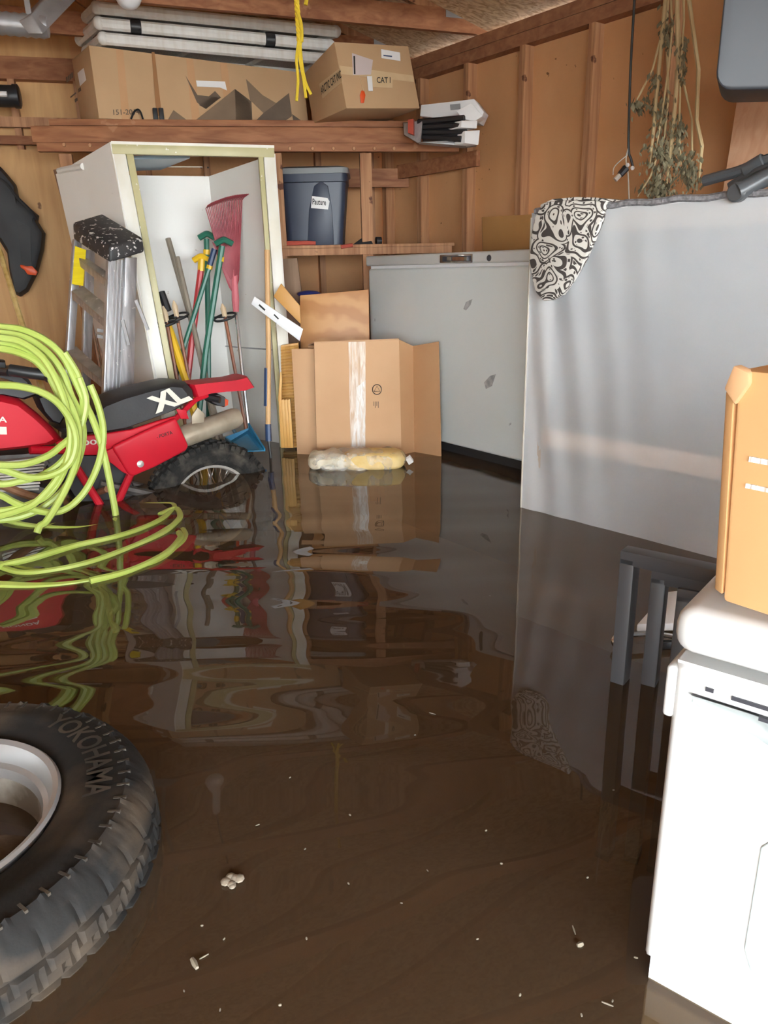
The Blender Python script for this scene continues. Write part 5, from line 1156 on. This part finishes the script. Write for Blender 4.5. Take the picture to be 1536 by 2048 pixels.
# ================================================================ HOSE
hs = []
hp = Pl(w_r - mdir * .3 + mn * .36, 0); hp.n = mn; hp.u = mdir
def hv(px, o0=0.0, o1=None):
    n = len(px); return smooth_path([hp.hit(x, y, o0 + ((o1 if o1 is not None else o0) - o0) * i / (n - 1)) for i, (x, y) in enumerate(px)], 7)
mb = MB(); HR = .0175
loops = [([(-60, 650), (0, 654), (45, 660), (90, 680), (125, 712), (150, 760), (168, 800), (188, 845), (203, 890), (213, 930), (222, 975), (229, 1012), (233, 1040)], .0, .06),
         ([(-60, 658), (0, 665), (50, 675), (95, 705), (125, 745), (142, 790), (160, 830), (167, 870), (157, 920), (130, 975), (85, 1015), (40, 1034), (0, 1040), (-60, 1042)], .05, .0),
         ([(-60, 668), (0, 675), (40, 683), (80, 710), (105, 745), (125, 790), (136, 830), (141, 865), (138, 905), (124, 950), (95, 990), (50, 1012), (0, 1022), (-60, 1024)], .09, .1),
         ([(-60, 680), (0, 686), (40, 694), (78, 716), (108, 750), (132, 790), (150, 830), (158, 870), (152, 925), (128, 985), (95, 1040), (80, 1052), (74, 1066)], .02, .14),
         ([(-60, 695), (0, 697), (40, 706), (72, 722), (98, 752), (118, 790), (140, 822), (158, 850), (166, 800), (155, 750), (128, 705)], .06, .02),
         ([(-60, 768), (0, 770), (40, 773), (82, 784), (117, 807), (143, 845), (152, 885), (140, 925), (108, 948), (60, 955), (0, 938), (-60, 925)], .12, .12),
         ([(-60, 925), (0, 930), (50, 928), (95, 912), (122, 892), (146, 870), (160, 840)], .15, .05),
         ([(-60, 955), (0, 968), (40, 962), (85, 950), (125, 922), (150, 880), (165, 845), (172, 800), (158, 755)], .08, .04),
         ([(-60, 970), (0, 990), (25, 1003), (60, 1017), (100, 1025), (135, 1016), (168, 985), (192, 940), (204, 895), (206, 855), (196, 810), (180, 770)], .12, .02),
         ([(-60, 1045), (0, 1032), (40, 1020), (70, 1006), (105, 970), (130, 930)], .12, .1)]
for px, o0, o1 in loops: mb.tube(hv(px, o0, o1), HR, 8)
def back_arc(i, j, oi=0, oj=-1):        # the far side of the coil, joining two loops
    (pa, a0, a1), (pb, b0, b1) = loops[i], loops[j]; p, q = pa[oi], pb[oj]; oa = a0 if oi == 0 else a1; ob = b0 if oj == 0 else b1
    px = [p, (-125, p[1] + (q[1] - p[1]) * .07), (-190, p[1] + (q[1] - p[1]) * .27), (-218, (p[1] + q[1]) / 2), (-190, p[1] + (q[1] - p[1]) * .75), (-125, p[1] + (q[1] - p[1]) * .94), q]
    mb.tube(hv(px, oa, ob), HR, 8)
back_arc(0, 1); back_arc(1, 2); back_arc(2, 8, 0, 0); back_arc(3, 9, 0, 0); back_arc(4, 7, 0, 0); back_arc(5, 5, 0, -1); back_arc(6, 6, 0, 0) if False else None
def hw(px, z0=.012, z1=None):
    n = len(px); return smooth_path([W(x, y, z0 + ((z1 if z1 is not None else z0) - z0) * i / (n - 1)) for i, (x, y) in enumerate(px)], 7)
for px, z0, z1 in (([(-40, 1152), (0, 1132), (60, 1118), (150, 1092), (240, 1072), (310, 1046), (345, 1022), (347, 1011), (325, 1010), (250, 1013), (150, 1022)], .02, -.02),
                   ([(0, 1134), (40, 1146), (90, 1144), (170, 1128), (250, 1100), (320, 1070), (355, 1042), (360, 1028), (350, 1018), (320, 1030)], .004, .0),
                   ([(0, 1128), (60, 1142), (120, 1140), (220, 1112), (300, 1078), (345, 1052)], -.012, .004),
                   ([(-40, 1166), (0, 1169), (70, 1172), (140, 1169), (230, 1155), (310, 1130), (360, 1100), (382, 1078), (383, 1064), (365, 1050), (330, 1044), (240, 1048), (120, 1052)], .006, -.03),
                   ([(-40, 1170), (60, 1174), (150, 1168), (240, 1150), (320, 1120), (362, 1092), (372, 1074), (366, 1060)], .0, -.01),
                   ([(-40, 1166), (-130, 1148), (-165, 1105), (-120, 1058), (-40, 1030)], .006, .02), ([(-40, 1152), (-90, 1158), (-95, 1166), (-40, 1170)], .02, .0),
                   ([(180, 1162), (260, 1142), (330, 1108), (360, 1078), (358, 1066)], .012, .0),
                   ([(-40, 1030), (0, 1036), (40, 1048), (90, 1055), (160, 1058), (240, 1047), (300, 1042)], .02, -.03),
                   ([(74, 1060), (120, 1050), (190, 1046), (225, 1070), (236, 1096)], -.005, -.06), ([(0, 1110), (50, 1066), (100, 1055)], -.03, -.02), ([(230, 1040), (240, 1075), (250, 1100), (247, 1120)], -.01, -.1), ([(120, 1060), (180, 1080), (210, 1110), (215, 1140)], -.04, -.1)):
    mb.tube(hw(px, z0, z1), HR * .9, 8)
ho = mb.build('garden_hose', m_hose, None, smooth=True, base=W(120, 1060, 0)); tag(ho, 'lime green garden hose coiled over the motorcycle and trailing in the water', 'hose')

# ================================================================ CAR TYRE
TZ = .145; TCx, TCy, TR_ = -.985, 1.285, .478
ty = thing('car_wheel', 'muddy car tyre on a steel rim lying flat in the water', 'wheel', (TCx, TCy, -.16))
tilt_ax = V((.0, .0, 1))
def tyre():
    mb = MB(); N_ = 320; RR = TR_
    prof = [(.275, .10), (.285, .128), (.30, .142), (.325, .150), (.345, .156), (.365, .158), (.372, .161), (.395, .162), (.43, .158), (.437, .160), (.452, .150), (.468, .135), (.482, .115), (.490, .095),
            (.492, .088), (.482, .084), (.482, .076), (.493, .072), (.496, .05), (.497, .03), (.487, .026), (.487, .018), (.498, .014), (.499, -.01), (.499, -.03), (.488, -.034), (.488, -.042), (.498, -.046), (.494, -.075), (.482, -.079), (.482, -.087), (.490, -.092), (.470, -.13), (.43, -.155), (.36, -.158), (.30, -.142), (.275, -.10)]
    m_ = len(prof)
    for k in range(N_):
        a = 2 * math.pi * k / N_
        for i, (r, h) in enumerate(prof):
            rr = r * RR / .499
            if 11 <= i <= 14 and (k % 8) in (0,): rr -= .005
            if 17 <= i <= 19 and ((k + i * 2) % 7) in (0,): rr -= .010
            if 22 <= i <= 24 and ((k + i) % 6) == 0: rr -= .011
            if 27 <= i <= 28 and ((k - i * 2) % 7) in (0, 1): rr -= .013
            if i in (9, 10) and (k % 8) == 4: h += .006
            mb.v.append(V((TCx + rr * math.cos(a), TCy + rr * math.sin(a), h - .012)))
    for k in range(N_):
        for i in range(m_ - 1):
            k2 = (k + 1) % N_; mb.f.append((k * m_ + i, k2 * m_ + i, k2 * m_ + i + 1, k * m_ + i + 1))
    return mb
tyo = tyre().build('tyre', m_tyre, ty, smooth=True, angle=28)
def arc_text(string, r0, r1, a0, a1, z):
    def fn(u, v): a = math.radians(a0 + (a1 - a0) * u); r = r0 + (r1 - r0) * v; return V((TCx + r * math.cos(a), TCy + r * math.sin(a), z))
    return text_mesh(string, fn, 'sidewall_lettering', m_tyre_l, tyo, .02)
arc_text('YOKOHAMA', .335, .392, 66, 6, .1535)
mb = MB()
for k in range(60):
    a = 2 * math.pi * k / 60; d = V((math.cos(a), math.sin(a), 0)); t_ = V((-d.y, d.x, 0))
    mb.box(V((TCx, TCy, .1435)) + d * .414, (.026, .006, .009), (d, t_, UP))
rb = mb.build('shoulder_ribs', m_tyre_l, tyo); rb['kind'] = 'stuff'
rimo = MB().lathe([(.262, .085), (.272, .13), (.282, .146), (.276, .152), (.264, .146), (.255, .125), (.250, .105), (.238, .098), (.232, .075)], (TCx, TCy, -.01), (0, 0, 1), 72).build('rim_flange', m_steelrim, ty, smooth=True)
MB().lathe([(.232, .076), (.228, .03), (.222, .0), (.215, -.045), (.20, -.06), (.12, -.05), (.10, -.03), (0, -.03)], (TCx, TCy, -.01), (0, 0, 1), 64).build('rim_barrel', m_mudrim, ty, smooth=True)
MB().lathe([(0, .012), (.05, .01), (.062, 0), (.065, -.04)], (TCx, TCy, -.02), (0, 0, 1), 24).build('hub_cap', m_black, ty, smooth=True)
for k in range(5):
    a = 2 * math.pi * k / 5; MB().lathe([(0, .012), (.012, .012), (.016, 0)], (TCx + .09 * math.cos(a), TCy + .09 * math.sin(a), -.038), (0, 0, 1), 8).build('bolt_hole', m_stove_in, ty)

# ================================================================ FLOATING BITS
random.seed(5)
mb = MB()
c = W(465, 1762, .004)
for i in range(9): mb.ball(c + V((random.uniform(-.014, .014), random.uniform(-.014, .014), 0)), random.uniform(.006, .012), 8, 5, (1, 1, .5))
tag(mb.build('foam_scrap', m_scrap, None, smooth=True, base=c), 'pale crumb of foam floating in the dark water', 'scrap')
def bit(px, py, l, ang, lab, w=.005):
    a = W(px, py, .002); d = V((math.cos(ang), math.sin(ang), 0)) * l
    o = MB().tube([a - d, a, a + d], [w * .6, w, w * .7], 6).build('straw_bit', m_bit, None, smooth=True, base=a); return tag(o, lab, 'debris', 'floating bits on the water')
bit(389, 1927, .012, 2.2, 'largest pale chip floating near the bottom left by the tyre', .006)
bit(1160, 1889, .006, .3, 'round pale seed floating near the stove', .005)
o_ = [(408, 1913), (865, 1427), (1148, 1860), (1272, 1915), (1215, 2008), (515, 1650), (580, 1555), (368, 1982), (980, 1192), (610, 1698), (855, 1741), (803, 1806), (697, 1767), (404, 1851), (448, 1878), (1227, 1580), (1175, 1755), (972, 1661), (1003, 1727), (1225, 2002), (1163, 2030), (830, 1470), (700, 1630), (560, 2010), (955, 1878), (613, 1877), (1040, 1990), (440, 2020)]
for i, (x, y) in enumerate(o_): bit(x, y, random.uniform(.002, .01) if i < 9 else .0025, random.uniform(0, 3), 'tiny pale speck of debris floating on the open water', random.uniform(.0012, .0022))
